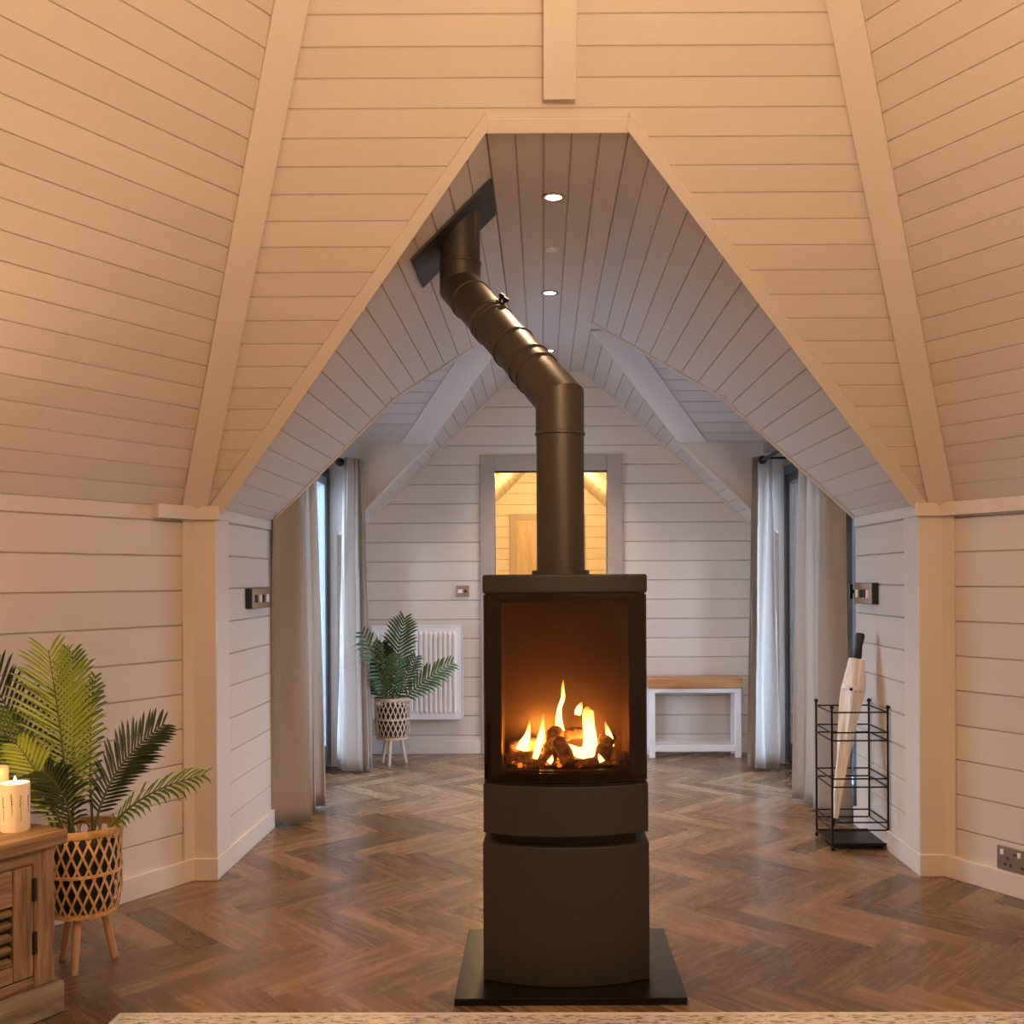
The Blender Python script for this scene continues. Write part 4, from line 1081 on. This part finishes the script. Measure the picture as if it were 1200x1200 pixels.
for k in range(2):
    xo = -.078-k*.53; wD = .50
    dd = MB()
    for a0, a1 in ((xo-.055, xo), (xo-wD, xo-wD+.055)): dd.box(a0, a1, .0, .02, .118, .408, M['reclaimed_v'])
    dd.box(xo-wD+.055, xo-.055, .001, .019, .315, .408, M['reclaimed']); dd.box(xo-wD+.055, xo-.055, .001, .019, .118, .16, M['reclaimed'])
    door = dd.build('louvred_door', t, bevel=.003)
    for j in range(5):
        z = .172+j*.032
        sl = MB(); sl.bar((xo-wD+.057, .012, z), (xo-.057, .012, z), .024, .012, (0, -.35, 1), M['reclaimed']); sl.build('louvre_slat', door, bevel=.001)
    bkp = MB(); bkp.box(xo-wD+.05, xo-.05, .021, .025, .15, .38, M['dark_gap']); bkp.build('backing', door)
    for z in (.175, .315):
        hg = MB(); hg.box(xo-.004, xo+.009, -.004, .004, z, z+.058, M['hinge']); hg.tube([(xo+.002, -.004, z), (xo+.002, -.004, z+.058)], .004, M['hinge'], 8); hg.build('hinge', door)
    kn = MB(); kn.ball((xo-wD+.03, -.014, .27), .013, M['hinge'], 12); kn.build('knob', door, smooth=True)

# candles
def candle(loc, r, h, label, seed):
    t = thing('pillar_candle', label, 'candle', loc, 0, 'candles on the cabinet')
    m = MB(); prof = [(.001, 0), (r*.97, 0), (r, .003), (r, h-.006), (r*.96, h), (r*.80, h-.002), (r*.55, h-.010), (.001, h-.012)]
    m.lathe(prof, M['wax'], 40); m.build('wax_body', t, smooth=True)
    m = MB(); m.tube([(0, 0, h-.012), (.001, 0, h-.004)], .0012, M['black'], 6); m.build('wick', t)
    m = MB(); m.lathe([(.0005, h-.006), (.0042, h-.001), (.0045, h+.004), (.0028, h+.011), (.0004, h+.018)], M['ledflame'], 14); m.build('flame', t, smooth=True)
    # printed lavender sprigs: thin stems with small heads lying on the wax
    rnd = random.Random(seed); m = MB()
    for k in range(5):
        a = math.radians(-150+k*34+rnd.uniform(-10, 10)); z0 = h*rnd.uniform(.2, .4); z1 = h*rnd.uniform(.6, .84)
        pp = [(1.004*r*math.cos(a+.03*math.sin(j)), 1.004*r*math.sin(a+.03*math.sin(j)), z0+(z1-z0)*j/6) for j in range(7)]
        m.tube(pp, .0006, M['waxprint'], 5)
        for j in range(5):
            aa = a+rnd.uniform(-.06, .06); m.ball((1.002*r*math.cos(aa), 1.002*r*math.sin(aa), z1-j*.006), .0016, M['waxprint'], 6)
    m.build('printed_sprigs', t)
    return t
cz = .486
candle(V((-1.418, 2.70, cz)), .0365, .127, 'ivory pillar candle with printed sprigs at the corner of the cabinet', 4)
candle(V((-1.528, 2.80, cz)), .0365, .150, 'second ivory candle, cut off by the left edge of the photo', 8)

# table lamp added on the cabinet out of view, to account for the warm light
lx = cabo-d60*.62+V((-.866, .5, 0))*.2
t = thing('added_table_lamp', 'shaded table lamp added on the cabinet beyond the left edge', 'lamp', (lx.x, lx.y, cz))
m = MB(); m.lathe([(.001, 0), (.07, 0), (.07, .012), (.02, .02), (.035, .06), (.05, .12), (.035, .19), (.012, .24), (.012, .34), (.001, .34)], M['reclaimed_v'], 32); m.build('base', t, smooth=True)
m = MB(); m.lathe([(.15, .40), (.11, .62)], M['curtain'], 40); m.build('lamp_shade', t, smooth=True, solid=.003)

# ------------------------------------------------------------------ rug
t = thing('rug', 'cream woven rug with dark flecks in front of the stove', 'rug', (.08, 2.645, 0), -math.radians(.55))
m = MB(); m.box(-1.19, 1.20, -1.5, -.008, .001, .011, M['rug']); m.build('woven_field', t, bevel=.004)
m = MB(); m.box(-1.20, 1.21, -.008, .004, 0, .012, M['rugedge']); m.box(-1.205, -1.19, -1.5, .004, 0, .012, M['rugedge']); m.box(1.20, 1.215, -1.5, .004, 0, .012, M['rugedge']); m.build('binding', t, bevel=.003)

# ------------------------------------------------------------------ lights
def point(name, loc, e, col, r=.06):
    ld = bpy.data.lights.new(name, 'POINT'); ld.energy = e; ld.color = col; ld.shadow_soft_size = r
    o = bpy.data.objects.new(name, ld); COL.objects.link(o); o.location = loc; return o
WARM = (1, .62, .35)
point('added_lamp_bulb', (lx.x, lx.y, cz+.50), 26, WARM, .04)  # bulb of the added, unseen table lamp
point('unseen_room_light', (HC+.05, YC-.2, 2.25), 78, (1, .66, .40), .16)  # unseen warm lights added for general room lighting, no fixture built
point('unseen_room_light', (HC+.9, YC-.6, 1.6), 22, (1, .66, .40), .12)
point('fire_glow', (SX-.06, 2.98, .665), 9.0, (1, .40, .07), .03)
point('fire_glow', (SX+.08, 2.97, .665), 5.0, (1, .36, .08), .04)
point('candle_glow', (-1.418, 2.70, cz+.16), .8, (1, .55, .22), .01)
point('hall_lamp', (.0, 8.6, 2.2), 75, (1, .62, .22), .08)
point('hall_lamp', (.1, 11.0, 2.25), 85, (1, .62, .22), .08)
for S in (SL, SR):
    ld = bpy.data.lights.new('daylight_portal', 'AREA'); ld.shape = 'RECTANGLE'; ld.size = Y2-Y1; ld.size_y = 1.84
    ld.cycles.is_portal = True
    o = bpy.data.objects.new('daylight_portal', ld); COL.objects.link(o)
    o.location = (S['xd']+S['sg']*.07, (Y1+Y2)/2, .92)
    zax = V((S['sg'], 0, 0)); yax = V((0, 0, 1)); xax = yax.cross(zax)
    o.matrix_world = Matrix((( xax.x, yax.x, zax.x, o.location.x), (xax.y, yax.y, zax.y, o.location.y), (xax.z, yax.z, zax.z, o.location.z), (0, 0, 0, 1)))

# world: soft overcast blue sky
w = bpy.data.worlds.new('sky'); scene.world = w; w.use_nodes = True; nt = w.node_tree; nt.nodes.clear()
out = N(nt, 'ShaderNodeOutputWorld'); bg = N(nt, 'ShaderNodeBackground'); tc = N(nt, 'ShaderNodeTexCoord'); sp_ = N(nt, 'ShaderNodeSeparateXYZ')
cr = N(nt, 'ShaderNodeValToRGB'); L(nt, tc.outputs['Generated'], sp_.inputs[0])
mr = N(nt, 'ShaderNodeMapRange'); mr.inputs['From Min'].default_value = -.1; mr.inputs['From Max'].default_value = 1
L(nt, sp_.outputs['Z'], mr.inputs['Value']); L(nt, mr.outputs[0], cr.inputs[0])
e = cr.color_ramp.elements; e[0].position = 0; e[0].color = (.36, .43, .52, 1); e[1].position = 1; e[1].color = (.40, .56, .88, 1)
q = e.new(.15); q.color = (.56, .70, .92, 1)
L(nt, cr.outputs[0], bg.inputs[0]); bg.inputs[1].default_value = 17; L(nt, bg.outputs[0], out.inputs[0])

# ------------------------------------------------------------------ camera
cd = bpy.data.cameras.new('camera'); cd.sensor_width = 36; cd.lens = F/1200*36; cd.clip_start = .02
cd.shift_x = -36/1200; cd.shift_y = 79/1200
cam = bpy.data.objects.new('camera', cd); COL.objects.link(cam)
cam.matrix_world = Matrix.Translation((0, 0, H)) @ Matrix.Rotation(PI/2, 4, 'X') @ Matrix.Rotation(math.radians(-.3), 4, 'Z')
scene.camera = cam
vs_ = scene.view_settings; scene.display_settings.display_device = 'sRGB'
vs_.view_transform = 'Standard'; vs_.look = 'None'; vs_.gamma = 1; vs_.use_curve_mapping = False; vs_.exposure = 0.0
